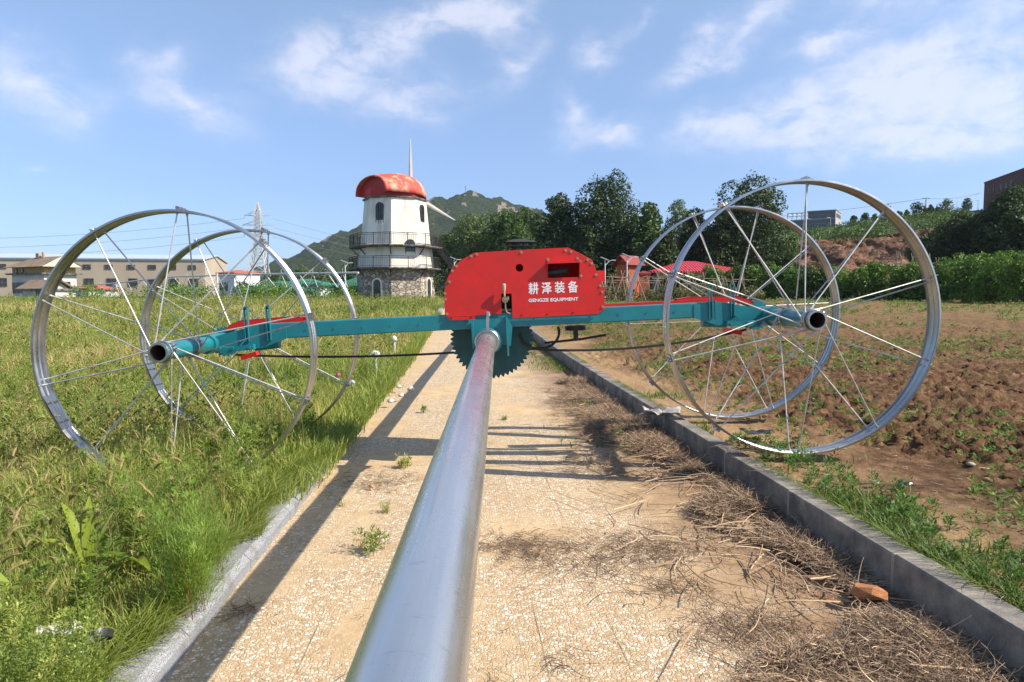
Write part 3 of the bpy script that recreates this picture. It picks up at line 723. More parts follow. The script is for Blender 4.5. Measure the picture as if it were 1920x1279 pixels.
cl = MB(); cl.tube([B_l - dl * .14, B_l - dl * .10, B_l - dl * .04], [.069, .071, .075], 40); cl.build('coupling_sleeve', M['galv'], pipe)
st = MB(); b0 = B_l - dl * .06
u = Vector((.012, 0, .072))
pts = [b0 + u + Vector((0, -.02, 0)), b0 + u + Vector((.0, -.03, .05)), b0 + u + Vector((.006, -.03, .12)), b0 + u + Vector((.01, 0, .15)), b0 + u + Vector((.012, .03, .12))]
for i in range(4): st.beam(pts[i], pts[i + 1], .022, .005, up=(0, 1, 0))
st.build('latch_strap', M['galv'], pipe)
# ================================================================ trees and shrubs
M['leaf'] = foliage('tree leaves', transl=.22)
M['bark'] = paint('bark', (.16, .12, .085), .9, 0, (.07, .05, .035), 9, .5, 30, sxyz=(3, 3, .6))
GREENS = {'dark': [(.018, .036, .011), (.042, .072, .020), (.080, .118, .036)], 'mid': [(.035, .070, .015), (.065, .12, .026), (.11, .17, .045)],
          'light': [(.06, .10, .03), (.11, .16, .05), (.17, .22, .08)], 'bright': [(.06, .13, .018), (.11, .21, .032), (.18, .30, .06)]}
def leafcloud(name, blobs_, n, ls, pal, parent=None, seed=0, thr=-.25, mat='leaf', gapf=1.0, loc=None, shell=.62):
    """leaf-sized faces spread through a crown made of several lobes"""
    r = np.random.default_rng(seed); B = np.array(blobs_, float)         # cx,cy,cz,rx,ry,rz
    w = (B[:, 3] * B[:, 5]) ** 1.0; w /= w.sum()
    k = r.choice(len(B), int(n * 1.9), p=w); m = len(k)
    d = r.normal(size=(m, 3)); d /= np.linalg.norm(d, axis=1)[:, None]
    rad = (shell + (1 - shell) * r.random(m) ** .6) * (1 + .22 * fbm(d[:, 0] * 2.2 + k * 3.7, d[:, 1] * 2.2, d[:, 2] * 2.2, oct=3, seed=seed))
    P = B[k, :3] + d * rad[:, None] * B[k, 3:6]
    s = B[:, 3].mean()
    nz = fbm(P[:, 0] / s * 2.3 * gapf, P[:, 1] / s * 2.3 * gapf, P[:, 2] / s * 2.3 * gapf, oct=3, seed=seed + 9)
    keep = nz > thr; P, d, nz = P[keep][:n], d[keep][:n], nz[keep][:n]; m = len(P)
    nrm = d * .55 + r.normal(size=(m, 3)) * .6 + np.array([0, 0, .35]); nrm /= np.linalg.norm(nrm, axis=1)[:, None]
    t = np.cross(nrm, r.normal(size=(m, 3))); t /= np.linalg.norm(t, axis=1)[:, None]; b = np.cross(nrm, t)
    l = ls * r.uniform(.6, 1.35, m)[:, None]; wd = l * r.uniform(.45, .75, m)[:, None]
    V = np.stack([P - t * l * .5, P + b * wd * .5 + nrm * l * .06, P + t * l * .5 - nrm * l * .12, P - b * wd * .5 + nrm * l * .06], 1).reshape(-1, 3)
    F = np.arange(m * 4).reshape(-1, 4)
    pal = np.array(pal); q = np.clip(.5 + .45 * vnoise(P[:, 0] / s * 1.7, P[:, 1] / s * 1.7, P[:, 2] / s * 1.7, seed + 5) + r.normal(size=m) * .22, 0, 1) * 1.999
    i = q.astype(int); f = (q - i)[:, None]; C = pal[i] * (1 - f) + pal[i + 1] * f if len(pal) > 2 else pal[0] + (pal[1] - pal[0]) * q[:, None] / 2
    return npmesh(name, V, F, M[mat], np.repeat(C, 4, 0), parent=parent, loc=loc)
def lobes(w, h, base, n, seed, col=False):
    r = random.Random(seed); L_ = []
    for i in range(n):
        t = (i + .5) / n; z = base + (h - base) * (.14 + .78 * t)
        env = max(.45, math.sin(math.pi * min(1, (t * .80 + .20)))) ** .5 if not col else .98 - .42 * t ** 2.2
        a = r.uniform(0, 6.28); q = r.uniform(.2, .72) * w * env
        s = w * env * r.uniform(.42, .64) if not col else w * env * r.uniform(.5, .72)
        L_.append((q * math.cos(a), q * math.sin(a) * .9, z, s, s, s * r.uniform(.75, 1.15) * (1.3 if col else 1)))
    L_.append((0, 0, base + (h - base) * .5, w * .70, w * .70, (h - base) * .42))
    L_.append((r.uniform(-.1, .1) * w, 0, h - w * .3, w * .36, w * .36, w * .36))
    return L_
def groundz(x, y): return float(Hr(x, y)) if x > 2 else float(Hl(x, y))
def tree(px, top, D, hw, pal, label, n=6500, ls=.30, bare=.12, kind='broadleaf_tree', cat='tree', group='trees standing behind the fields', seed=0, col=False, nl=11, thr=-.2, zb=None):
    p = W(px, 552, D); gz = groundz(p.x, p.y) if zb is None else zb; h = W(px, top, D).z - gz; w = hw * 1.12 / 1280 * D
    t = empty(kind, (p.x, p.y, gz)); tag(t, label, cat, group)
    Ls = lobes(w, h, h * bare, nl, seed, col)
    leafcloud('crown', Ls, n, ls, GREENS[pal], t, seed, thr)
    r = random.Random(seed + 50); mb = MB(); tr = .035 * h ** .9 * .6 + .05
    top_ = Vector((r.uniform(-.3, .3), 0, h * .62)); mb.tube([(0, 0, -.3), (.05, 0, h * .15), (.1, .05, h * .35), top_], [tr * 1.25, tr, tr * .75, tr * .35], 9)
    for L_ in Ls[:8]:
        a = Vector((.08, .03, h * r.uniform(.12, .42))); b = Vector(L_[:3]); mb.tube([a, a.lerp(b, .5) + Vector((0, 0, .1 * h * .2)), b], [tr * .45, tr * .3, tr * .1], 6)
    mb.build('trunk', M['bark'], t)
    return t
TR = [
 (838, 440, 92, 34, 'mid', 'low dull green tree just behind the windmill stair', 11), (893, 404, 88, 62, 'light', 'broad pale green tree between the windmill and the engine cover', 12),
 (950, 398, 84, 48, 'mid', 'mid green round tree left of the dark round one, above the cover\'s left half', 13), (985, 392, 95, 40, 'mid', 'tree half hidden behind, topping the crowns above the engine cover', 14),
 (1046, 368, 78, 50, 'dark', 'dark rounded tree left of the tallest poplar', 15), (1100, 425, 74, 44, 'dark', 'low dark tree at the foot of the tallest poplar', 16),
 (1140, 336, 76, 66, 'dark', 'tallest dark tree with upright spiky crown above the red cover', 17), (1214, 382, 72, 36, 'mid', 'narrow pointed tree right of the tallest dark tree', 18),
 (1270, 378, 96, 38, 'light', 'thin pale tree seen between the darker crowns behind the kiosk', 19), (1300, 392, 80, 40, 'dark', 'dark tree standing over the red pavilion roof', 20),
 (1400, 343, 78, 78, 'dark', 'large dark spreading tree seen through the right front wheel', 21), (1352, 402, 76, 34, 'dark', 'small dark tree left of the large spreading one in the right wheel', 22),
 (1460, 410, 84, 34, 'mid', 'lower tree beside the grey modern building', 23), (1240, 440, 70, 44, 'dark', 'low dark tree behind the orange kiosk', 24),
 (1885, 358, 62, 66, 'dark', 'big dark tree at the right edge below the brick building', 25), (1808, 405, 66, 62, 'dark', 'broad dark tree left of the one at the right edge', 26),
 (1745, 440, 70, 48, 'dark', 'dark bush-like tree at the end of the earth bank', 27), (1930, 400, 55, 60, 'dark', 'dark tree cut off by the right edge of view', 28)]
for (px, top, D, hw, pal, lab, sd) in TR:
    big_ = hw > 55
    tree(px, top, D, hw, pal, lab, n=24000 if big_ else 14000, ls=.29 if pal != 'light' else .25, seed=sd, col=(sd in (17, 18, 19)), nl=16 if big_ else 11, thr=-.42 if pal == 'dark' else -.25, bare=.05)
# hedge in front of the trees
rr = random.Random(3); hx = 1195; i = 0
HL = ['first', 'second', 'third', 'fourth', 'fifth', 'sixth', 'seventh', 'eighth', 'ninth', 'tenth', 'eleventh', 'twelfth', 'thirteenth', 'fourteenth', 'fifteenth', 'sixteenth', 'seventeenth', 'eighteenth', 'nineteenth', 'twentieth', 'twenty-first', 'twenty-second']
hedge = [(1262, 520, 56, 24), (1300, 508, 55, 28), (1345, 500, 54, 30), (1392, 496, 53, 30), (1437, 494, 52, 32), (1482, 500, 51, 30), (1528, 492, 50, 32), (1575, 502, 49, 32), (1622, 494, 48, 34), (1672, 500, 47, 34), (1718, 496, 46, 34), (1765, 486, 45, 36), (1815, 470, 43, 42), (1868, 474, 41, 42), (1925, 468, 39, 46)]
for i, (px, top, D, hw) in enumerate(hedge):
    p = W(px, 552, D); gz = groundz(p.x, p.y); h = W(px, top, D).z - gz; w = hw / 1280 * D
    r = random.Random(i + 70)
    Ls = [(r.uniform(-.7, .7) * w, r.uniform(-.8, .5), h * r.uniform(.2, .85), w * r.uniform(.25, .6), w * r.uniform(.3, .6), h * r.uniform(.14, .30)) for _ in range(15)] + [(0, 0, h * .34, w * .9, w * .6, h * .36)]
    t = empty('hedge_shrub', (p.x, p.y, gz)); tag(t, 'leafy bright green shrub, %s from the left along the field\'s far hedge' % HL[i], 'shrub', 'shrubs of the hedge along the field')
    leafcloud('foliage', Ls, 6500, .15, GREENS['bright' if i > 8 or i % 3 else 'mid'], t, i + 90, -.3)
    mb = MB()
    for k in range(7):
        a = k * .9 + i; mb.tube([(0.15 * math.cos(a), .15 * math.sin(a), -.1), (w * .5 * math.cos(a), w * .4 * math.sin(a), h * .7)], [.03, .01], 5)
    mb.build('stems', M['bark'], t)

# ================================================================ hill, bank
def hill_mat():
    m, t, p = newmat('wooded hill')
    n1 = tnoise(t, .22, 8, .8); n2 = tnoise(t, .012, 6, .65, dist=.4)
    g = ramp(t, n1, [(.34, (.014, .026, .010)), (.5, (.040, .062, .022)), (.64, (.10, .125, .05))])
    rk = ramp(t, tnoise(t, .16, 6, .7, sxyz=(1, 1, .4)), [(.35, (.20, .16, .12)), (.65, (.50, .42, .34))])
    a = t.nodes.new('ShaderNodeAttribute'); a.attribute_name = 'Col'; s = t.nodes.new('ShaderNodeSeparateColor'); t.links.new(a.outputs[0], s.inputs[0])
    q = t.nodes.new('ShaderNodeMath'); q.operation = 'MULTIPLY_ADD'; t.links.new(tnoise(t, .07, 6, .8), q.inputs[0]); q.inputs[1].default_value = 1.5; t.links.new(s.outputs[0], q.inputs[2])
    f = ramp(t, q.outputs[0], [(.0, (0, 0, 0)), (.985, (0, 0, 0)), (1.0, (1, 1, 1))])
    mr = t.nodes.new('ShaderNodeMapRange'); mr.inputs[1].default_value = 1.50; mr.inputs[2].default_value = 1.62; t.links.new(q.outputs[0], mr.inputs[0])
    t.links.new(mixc(t, mr.outputs[0], g, rk), p.inputs['Base Color']); p.inputs['Roughness'].default_value = .95; p.inputs['Specular IOR Level'].default_value = .1
    bump(t, p, n1, 1.0, 9.0); return m
M['hill'] = hill_mat()
prof_h = [(330, 575), (455, 560), (505, 497), (545, 484), (590, 478), (625, 452), (660, 424), (690, 410), (740, 395), (790, 376), (812, 373), (835, 380), (852, 370), (874, 365), (900, 368), (935, 374), (962, 385), (990, 392), (1040, 410), (1120, 440), (1300, 470), (1500, 490), (1700, 540)]
px_ = np.linspace(330, 1700, 420); topy = np.interp(px_, [a[0] for a in prof_h], [a[1] for a in prof_h])
nv = 150; Vh = []; D0 = 900.0
ridge = np.array([W(a, b, D0)[:] for a, b in zip(px_, topy)])
fw = np.array([(CM @ Vector((0, 0, -1)))[:2]]).ravel(); fw = fw / np.linalg.norm(fw)
v = np.linspace(-1, 1.0, nv)
X = ridge[:, 0][None] + fw[0] * v[:, None] * 330; Y = ridge[:, 1][None] + fw[1] * v[:, None] * 330
prof_v = np.where(v < 0, (1 + v) ** 1.15, 1 - .6 * v ** 2)
Hh = ridge[:, 2][None] * prof_v[:, None]
nz = fbm(X / 70, Y / 70, seed=40, oct=6, gain=.55)
Hh = Hh + nz * (4 + 10 * (1 - np.abs(v))[:, None]) * (1 - .7 * (np.abs(v) < .05))[:, None] + 1.8 * np.abs(fbm(X / 9, Y / 9, seed=47, oct=3)) - 3
rock = np.clip(.42 + .55 * sstep(.45, .95, prof_v)[:, None] * (fbm(X / 9, Y / 30, seed=44, oct=3) > .62), 0, 1)
c3 = np.repeat(rock.reshape(-1, 1), 3, 1)
o = npmesh('hill', np.stack([X, Y, Hh], -1).reshape(-1, 3), grid_faces(nv, len(px_)), M['hill'], c3, smooth=True); tag(o, kind='structure')
p = W(873, 361, 900); mb = MB(); mb.beam(p - Vector((0, 0, 6)), p + Vector((0, 0, 9)), .5, .5, up=(1, 0, 0)); mb.box(p + Vector((0, 0, 6)), (2.2, .4, .4)); tag(mb.build('radio_mast', M['darkiron']), 'tiny mast on the summit of the wooded hill', 'mast')

def bank_mat():
    m, t, p = newmat('cut earth bank')
    n1 = tnoise(t, .55, 7, .7, sxyz=(1, 1, 1.6), dist=.6); n2 = tnoise(t, 2.2, 6, .75)
    e = ramp(t, n1, [(.3, (.10, .045, .025)), (.5, (.22, .10, .055)), (.62, (.36, .19, .11)), (.75, (.50, .32, .21))])
    vv = t.nodes.new('ShaderNodeTexVoronoi'); vv.inputs['Scale'].default_value = 1.5; c = t.nodes.new('ShaderNodeTexCoord'); t.links.new(c.outputs['Object'], vv.inputs[0])
    e = mixc(t, .4, e, ramp(t, vv.outputs['Distance'], [(.1, (.5, .32, .2)), (.6, (.12, .06, .035))]))
    g = ramp(t, n2, [(.3, (.03, .05, .012)), (.5, (.07, .11, .025)), (.7, (.13, .17, .05))])
    a = t.nodes.new('ShaderNodeAttribute'); a.attribute_name = 'Col'; s = t.nodes.new('ShaderNodeSeparateColor'); t.links.new(a.outputs[0], s.inputs[0])
    q = t.nodes.new('ShaderNodeMath'); q.operation = 'MULTIPLY_ADD'; t.links.new(n2, q.inputs[0]); q.inputs[1].default_value = .9; t.links.new(s.outputs[0], q.inputs[2])
    mr = t.nodes.new('ShaderNodeMapRange'); mr.inputs[1].default_value = .88; mr.inputs[2].default_value = 1.0; t.links.new(q.outputs[0], mr.inputs[0])
    t.links.new(mixc(t, mr.outputs[0], e, g), p.inputs['Base Color']); p.inputs['Roughness'].default_value = .95; bump(t, p, n1, 1, 1.2); return m
M['bank'] = bank_mat()
bx_ = np.linspace(1180, 2250, 300)
rows = []    # (depth, photo y per column, green weight)
xi = bx_
def cy(pts): return np.interp(xi, [a for a, b in pts], [b for a, b in pts])
rows = [(88, cy([(1180, 545), (2250, 560)]), .1), (92, cy([(1180, 520), (1350, 516), (2250, 520)]), .1), (94, cy([(1180, 500), (1400, 486), (1700, 480), (2250, 480)]), .15), (96, cy([(1180, 480), (1400, 462), (1560, 452), (1720, 440), (1760, 432), (2250, 420)]), .2),
        (99, cy([(1180, 475), (1400, 452), (1560, 444), (1720, 424), (1760, 418), (2250, 400)]), .7), (108, cy([(1180, 472), (1400, 446), (1560, 434), (1720, 416), (1760, 410), (2250, 392)]), .95), (122, cy([(1180, 470), (1400, 444), (1560, 430), (1600, 424), (1720, 408), (1800, 402), (2250, 385)]), 1.0),
        (150, cy([(1180, 470), (1400, 442), (1560, 426), (1600, 420), (1720, 404), (1800, 396), (2250, 378)]), 1.0), (260, cy([(1180, 480), (1400, 446), (1560, 432), (2250, 392)]), 1.0), (300, cy([(1180, 560), (2250, 560)]), 1.0)]
Vb = []; Gb = []
for k in range(len(rows) - 1):
    for j in range(9):
        t_ = j / 9; D = rows[k][0] * (1 - t_) + rows[k + 1][0] * t_; yy = rows[k][1] * (1 - t_) + rows[k + 1][1] * t_
        P = np.array([W(a, b, D)[:] for a, b in zip(xi, yy)]); g_ = rows[k][2] * (1 - t_) + rows[k + 1][2] * t_
        nn = fbm(P[:, 0] / 3, P[:, 2] / 2 + D / 5, seed=60, oct=5, gain=.6)
        amp = 1.1 if k < 4 else .35
        P[:, :2] += fw[None] * (nn * amp)[:, None]; P[:, 2] += .35 * amp * fbm(P[:, 0] / 2, P[:, 1] / 2, seed=66, oct=4)
        Vb.append(P); Gb.append(np.full(len(xi), g_) + .15 * fbm(P[:, 0] / 6, P[:, 2] / 3, seed=67) * (1 if k in (2, 3, 4) else .3))
Vb = np.array(Vb); Gb = np.array(Gb)
o = npmesh('earth_bank', Vb.reshape(-1, 3), grid_faces(len(Vb), len(xi)), M['bank'], np.repeat(Gb.reshape(-1, 1), 3, 1), smooth=True); tag(o, kind='structure')
# scrub on the bank top, young trees along its crest
r = random.Random(9); S_ = []
for k in range(230):
    px = r.uniform(1400, 1780); t_ = r.random() * 1.25 - .25; yy = np.interp(px, xi, rows[4][1]) * (1 - t_) + np.interp(px, xi, rows[7][1]) * t_; D = 99 + 30 * t_
    q = W(px, float(yy), D); S_.append((q.x, q.y, q.z + .2, r.uniform(.7, 1.5), r.uniform(.7, 1.5), r.uniform(.4, 1.0)))
for k in range(60):
    px = r.uniform(1590, 1800); q = W(px, float(np.interp(px, xi, rows[6][1])) + 4, 124); S_.append((q.x, q.y, q.z + .3, r.uniform(.8, 1.8), r.uniform(.7, 1.5), r.uniform(.5, 1.5)))
o = leafcloud('bank_scrub', S_, 38000, .26, GREENS['mid'], None, 77, -.6); tag(o, 'low green scrub covering the top of the earth bank', 'scrub', kind='stuff')
cres = [(1600, 412, 404), (1622, 408, 398), (1662, 402, 392), (1700, 400, 402), (1718, 398, 380), (1745, 396, 384), (1757, 395, 390), (1775, 394, 374), (1812, 392, 372), (1640, 408, 402), (1735, 396, 392), (1684, 402, 396)]
names = ['lowest', 'second', 'third', 'fourth', 'fifth', 'sixth', 'seventh', 'tall-topped', 'last', 'round', 'thin', 'stubby']
for k, (px, by, ty) in enumerate(cres):
    D = 126; b = W(px, by + 6, D); h = max(1.2, W(px, ty, D).z - b.z); t = empty('young_tree', b[:]); tag(t, '%s young tree on the bank crest, %s from the left' % (['bushy', 'slim', 'open'][k % 3], ['first', 'second', 'fourth', 'sixth', 'seventh', 'ninth', 'tenth', 'eleventh', 'last', 'third', 'eighth', 'fifth'][k]), 'tree', 'young trees along the bank crest')
    leafcloud('crown', lobes(h * (.42 + .25 * ((k * 7) % 5) / 4), h, h * .0, 7, k), 1100, .24, GREENS['mid' if k % 2 else 'dark'], t, 200 + k, -.2)
    MB().tube([(0, 0, -.5), (0, 0, h * .7)], [.07, .03], 6).build('trunk', M['bark'], t)

# ================================================================ windmill
M['plaster'] = paint('weathered cream plaster', (.78, .74, .64), .9, 0, (.50, .46, .39), 1.3, .1, 8, sxyz=(1, 1, .18), lo=.30, hi=.52)
def rubble():
    m, t, p = newmat('rubble stone wall'); c = t.nodes.new('ShaderNodeTexCoord'); mp = t.nodes.new('ShaderNodeMapping'); mp.inputs['Scale'].default_value = (2.6, 2.6, 3.4); t.links.new(c.outputs['Object'], mp.inputs[0])
    v = t.nodes.new('ShaderNodeTexVoronoi'); v.inputs['Scale'].default_value = 1.0; t.links.new(mp.outputs[0], v.inputs[0])
    e = t.nodes.new('ShaderNodeTexVoronoi'); e.inputs['Scale'].default_value = 1.0; e.feature = 'DISTANCE_TO_EDGE'; t.links.new(mp.outputs[0], e.inputs[0])
    s = t.nodes.new('ShaderNodeSeparateColor'); t.links.new(v.outputs['Color'], s.inputs[0])
    col = ramp(t, s.outputs[0], [(0, (.22, .18, .14)), (.4, (.36, .30, .24)), (.8, (.50, .43, .35))]); g = ramp(t, e.outputs['Distance'], [(.02, (0, 0, 0)), (.1, (1, 1, 1))])
    t.links.new(mixc(t, g, (.16, .14, .12), col), p.inputs['Base Color']); p.inputs['Roughness'].default_value = .95; bump(t, p, g, .8, .08); return m
M['rubble'] = rubble()
M['faded_red'] = paint('flaking red paint', (.60, .075, .05), .75, 0, (.72, .36, .24), .9, .1, 6, lo=.36, hi=.50, sxyz=(1, 1, .6))
M['mill_red'] = paint('mill red paint', (.50, .03, .025), .7)
M['iron'] = paint('black iron', (.018, .017, .018), .7, .2, (.05, .045, .04), 6)
M['glass'] = paint('dark glass', (.02, .025, .03), .12, 0, (.05, .055, .06), 2)
M['blade'] = paint('off white blade', (.72, .70, .66), .6, 0, (.60, .58, .54), 1)
M['deck'] = paint('stained deck edge', (.20, .19, .18), .9, 0, (.05, .045, .04), 2.5, lo=.42, hi=.6)
TD = 62.0
T0 = W(743, 552, TD); gz = groundz(T0.x, T0.y) - .3
mill = empty('windmill', (T0.x, T0.y, gz)); tag(mill, 'white octagonal windmill tower with red cap, iron balconies and rubble stone base', 'windmill')
zt = lambda py: W(742, py, TD).z - gz
view = math.atan2(T0.x, T0.y)       # bearing of the tower
def octo(r, rot=R_(-7), c=(0, 0)):
    P = []
    for k in range(8):
        a = rot + k * math.pi / 4     # 0 = towards camera, + = to the right
        lx, ly = r * math.sin(a), -r * math.cos(a)
        P.append((c[0] + lx * math.cos(-view) - ly * math.sin(-view), c[1] + lx * math.sin(-view) + ly * math.cos(-view)))
    return P
s_ = TD / 1280
Rb, R1, R2, R3 = 71 * s_ * 1.03, 70 * s_ * 1.02, 63 * s_ * 1.03, 57 * s_ * 1.0
zb0, z1_, z2_, z3_ = 0, zt(505), zt(462), zt(379)
MB().zprism(octo(Rb), 0, z1_, 0, octo(Rb * .985)).build('stone_base', M['rubble'], mill)
MB().zprism(octo(R1), z1_, z2_, 0, octo(R2 * 1.03)).build('lower_wall', M['plaster'], mill)
MB().zprism(octo(R2), z2_, z3_, 0, octo(R3)).build('upper_wall', M['plaster'], mill)
MB().zprism(octo(R3 * 1.06), z3_, z3_ + .14).build('cornice', M['deck'], mill)
MB().zprism(octo(R3 * .97), z3_ + .14, zt(360)).build('cap_drum', M['mill_red'], mill)
def balcony(r, z, name, h=1.0):
    d = MB(); d.zprism(octo(r), z - .16, z); d.zprism(octo(r * 1.012), z - .1, z - .03)
    P = octo(r * .985); Pi = octo(r * .72)
    dk = d.build(name, M['deck'], mill)
    rl = MB()
    for k in range(8):
        a, b = Vector((*P[k], 0)), Vector((*P[(k + 1) % 8], 0))
        for zz_, w in ((h, .05), (h - .13, .03), (.1, .03)): rl.beam(a + Vector((0, 0, z + zz_)), b + Vector((0, 0, z + zz_)), w, w)
        for t_ in (0, .5): q = a.lerp(b, t_); rl.beam(q + Vector((0, 0, z)), q + Vector((0, 0, z + h)), .06, .06, up=(1, 0, 0))
        nb = 18
        for i in range(1, nb):
            q = a.lerp(b, i / nb); rl.beam(q + Vector((0, 0, z + .1)), q + Vector((0, 0, z + h - .13)), .017, .017, up=(1, 0, 0))
    rl.build('railing', M['iron'], dk)
    for k in range(8):
        br = MB(); a, b = Vector((*P[k], z - .16)), Vector((*Pi[k], z - .16)); br.beam(a, b, .09, .1); br.beam(a.lerp(b, .1), Vector((b.x, b.y, z - 1.1)), .07, .07)
        br.build('bracket', M['iron'], dk)
    return P
PU = balcony(86 * s_, zt(464), 'upper_balcony', 1.0); PL = balcony(88 * s_, zt(504), 'lower_balcony', .95)
def face(rbot, rtop, zb_, ztp, ang, z, off=.0, shift=0):
    """frame on an octagon face: centre point, right vector, outward normal"""
    t_ = (z - zb_) / (ztp - zb_); ap = (rbot * (1 - t_) + rtop * t_) * math.cos(math.pi / 8) + off
    a = R_(-7) + R_(ang); lx, ly = ap * math.sin(a) + shift * math.cos(a), -ap * math.cos(a) + shift * math.sin(a)
    cr = lambda x, y: Vector((x * math.cos(-view) - y * math.sin(-view), x * math.sin(-view) + y * math.cos(-view), 0))
    c = cr(lx, ly); n_ = cr(math.sin(a), -math.cos(a)); rgt = cr(math.cos(a), math.sin(a)); return c, rgt, n_
def arch(w, h, n=10):
    return [(-w / 2, 0), (w / 2, 0)] + [(w / 2 * math.cos(math.pi * i / n), h - w / 2 + w / 2 * math.sin(math.pi * i / n)) for i in range(n + 1)]
def opening(name, fr_, z, w, h, frame_m, glass_m, fw_=.09, out_=.03, bars=True):
    c, rg, n_ = fr_; o = MB()
    def put(poly, d0, d1, mb, z0=0):
        nn = len(poly); vs = [c + rg * q[0] + n_ * d1 + Vector((0, 0, z + z0 + q[1])) for q in poly] + [c + rg * q[0] + n_ * d0 + Vector((0, 0, z + z0 + q[1])) for q in poly]
        mb.add(vs, [tuple(range(nn)), tuple(reversed(range(nn, 2 * nn)))] + [(i, (i + 1) % nn, nn + (i + 1) % nn, nn + i)[::-1] for i in range(nn)])
    A_, B_ = arch(w + 2 * fw_, h + fw_), arch(w, h)
    nn = len(A_); vs = []
    for P, d in ((A_, out_), (B_, out_), (A_, -.1), (B_, -.1)): vs += [c + rg * q[0] + n_ * d + Vector((0, 0, z + q[1])) for q in P]
    fs = []
    for i in range(1, nn):
        j = (i + 1) % nn; fs += [(i, j, nn + j, nn + i), (nn + i, nn + j, 3 * nn + j, 3 * nn + i), (i, 2 * nn + i, 2 * nn + j, j)]
    o.add(vs, fs); f = o.build(name, frame_m, mill)
    g = MB(); put(B_, -.1, out_ - .02, g); g.build('pane', glass_m, f)
    if bars:
        b = MB(); 
        for q in (-w / 6, w / 6): b.beam(c + rg * q + n_ * (out_ + .0) + Vector((0, 0, z)), c + rg * q + n_ * out_ + Vector((0, 0, z + h - .1)), .035, .03, up=n_)
        for q in (.35, .72): b.beam(c - rg * w / 2 + n_ * out_ + Vector((0, 0, z + h * q)), c + rg * w / 2 + n_ * out_ + Vector((0, 0, z + h * q)), .035, .03)
        b.build('glazing_bar', M['iron'], f)
for ang in (-22.5, 67.5, 157.5, 247.5):
    opening('window', face(R2, R3, z2_, z3_, ang, zt(410)), zt(425), .68, 1.75, M['iron'], M['glass'], .05, .06)
opening('door', face(R1, R2, z1_, z2_, 22.5, zt(480), shift=.45), zt(490), .78, 1.72, M['iron'], M['glass'], .05, .05, False)
opening('window', face(Rb, Rb, 0, z1_, -22.5, 1), 0.25, .72, 1.75, M['plaster'], M['glass'], .13, .06, False)
opening('window', face(Rb, Rb, 0, z1_, 67.5, 1), 0.25, .72, 1.85, M['plaster'], M['glass'], .13, .06, False)
# cap: boat shaped hood, cut open at the front
cr = lambda x, y: Vector((x * math.cos(-view) - y * math.sin(-view), x * math.sin(-view) + y * math.cos(-view), 0))
ca = R_(-58); u_ = cr(math.sin(ca), -math.cos(ca)); v_ = cr(math.cos(ca), math.sin(ca))      # u_ = towards the open front
cap = MB(); NS, NA = 22, 20; zc = zt(369); hh_ = zt(328) - zc
secs = []
for i in range(NS + 1):
    t_ = i / NS; s = 1 - 2.05 * t_            # 1 front .. -1.05 back
    e = max(0.0, 1 - ((abs(min(s, .25) - .25) / 1.32) ** 2.6)) ** .5
    w_ = R3 * 1.03 * (e if s < .25 else 1.0 - .10 * ((s - .25) / .75) ** 1.5); hz = hh_ * (e ** .7 if s < .0 else 1.0 - .22 * max(0, s - .0) ** 1.5)
    dp = u_ * (s * R3 * .93); lift = -.05 - (.30 * max(0, -s) ** 2)
    secs.append([dp + v_ * (w_ * math.cos(math.pi * k / NA)) + Vector((0, 0, zc + lift + hz * math.sin(math.pi * k / NA) ** .8)) for k in range(NA + 1)])
vs = [p for s in secs for p in s]; m_ = NA + 1
fs = [(i * m_ + k, (i + 1) * m_ + k, (i + 1) * m_ + k + 1, i * m_ + k + 1) for i in range(NS) for k in range(NA)]
cap.add(vs, fs, 0, True)
capo = cap.build('cap_hood', [M['faded_red']], mill); sm_ = capo.modifiers.new('th', 'SOLIDIFY'); sm_.thickness = .12; sm_.offset = -1
fr_ = MB(); s0 = secs[2]; fr_.add([p for p in s0], [tuple(range(m_))]); fr_.add([p - u_ * .06 for p in s0], [tuple(reversed(range(m_)))]); fr_.build('cap_front', M['mill_red'], mill)
bt = MB(); bt.add([p + Vector((0, 0, .02)) for s in (secs[2], secs[12], secs[19]) for p in (s[0], s[-1])], [(0, 1, 3, 2), (2, 3, 5, 4)]); bt.build('cap_floor', M['mill_red'], mill)
# rotor at the back: three thin blades
u_ = cr(math.sin(R_(-28)), -math.cos(R_(-28))); v_ = cr(math.cos(R_(-28)), math.sin(R_(-28)))
hubp = cr(1.30, 2.5) + Vector((0, 0, zt(357)))
rt = empty('rotor', hubp, parent=mill)
MB().tube([u_ * 1.2, -u_ * .5, -u_ * .75], [.2, .3, .08], 12).build('rotor_hub', M['blade'], rt)
for k, L_ in enumerate((zt(250) - zt(357), 5.2, 5.0)):
    a = k * 2 * math.pi / 3; d = Vector((0, 0, 1)) * math.cos(a) + (-v_ if False else v_) * -math.sin(a) * -1
    bl = MB(); side = d.cross(u_).normalized(); o_ = -u_ * .35; n_ = 12; vs = []
    for i in range(n_ + 1):
        t_ = i / n_; w_ = (.50 * (1 - t_) ** .8 + .06) * (1 if t_ > .08 else .5); th = .30 * (1 - t_) + .06
        for (aa, bb) in ((-.5, 0), (0, .5), (.5, 0), (0, -.5)): vs.append(o_ + d * (t_ * L_) + side * (aa * w_) + u_ * (bb * th))
    bl.add(vs, [(4 * i + j, 4 * i + (j + 1) % 4, 4 * i + 4 + (j + 1) % 4, 4 * i + 4 + j) for i in range(n_) for j in range(4)] + [(4 * n_, 4 * n_ + 1, 4 * n_ + 2, 4 * n_ + 3)], 0, True)
    bl.build('blade', M['blade'], rt)
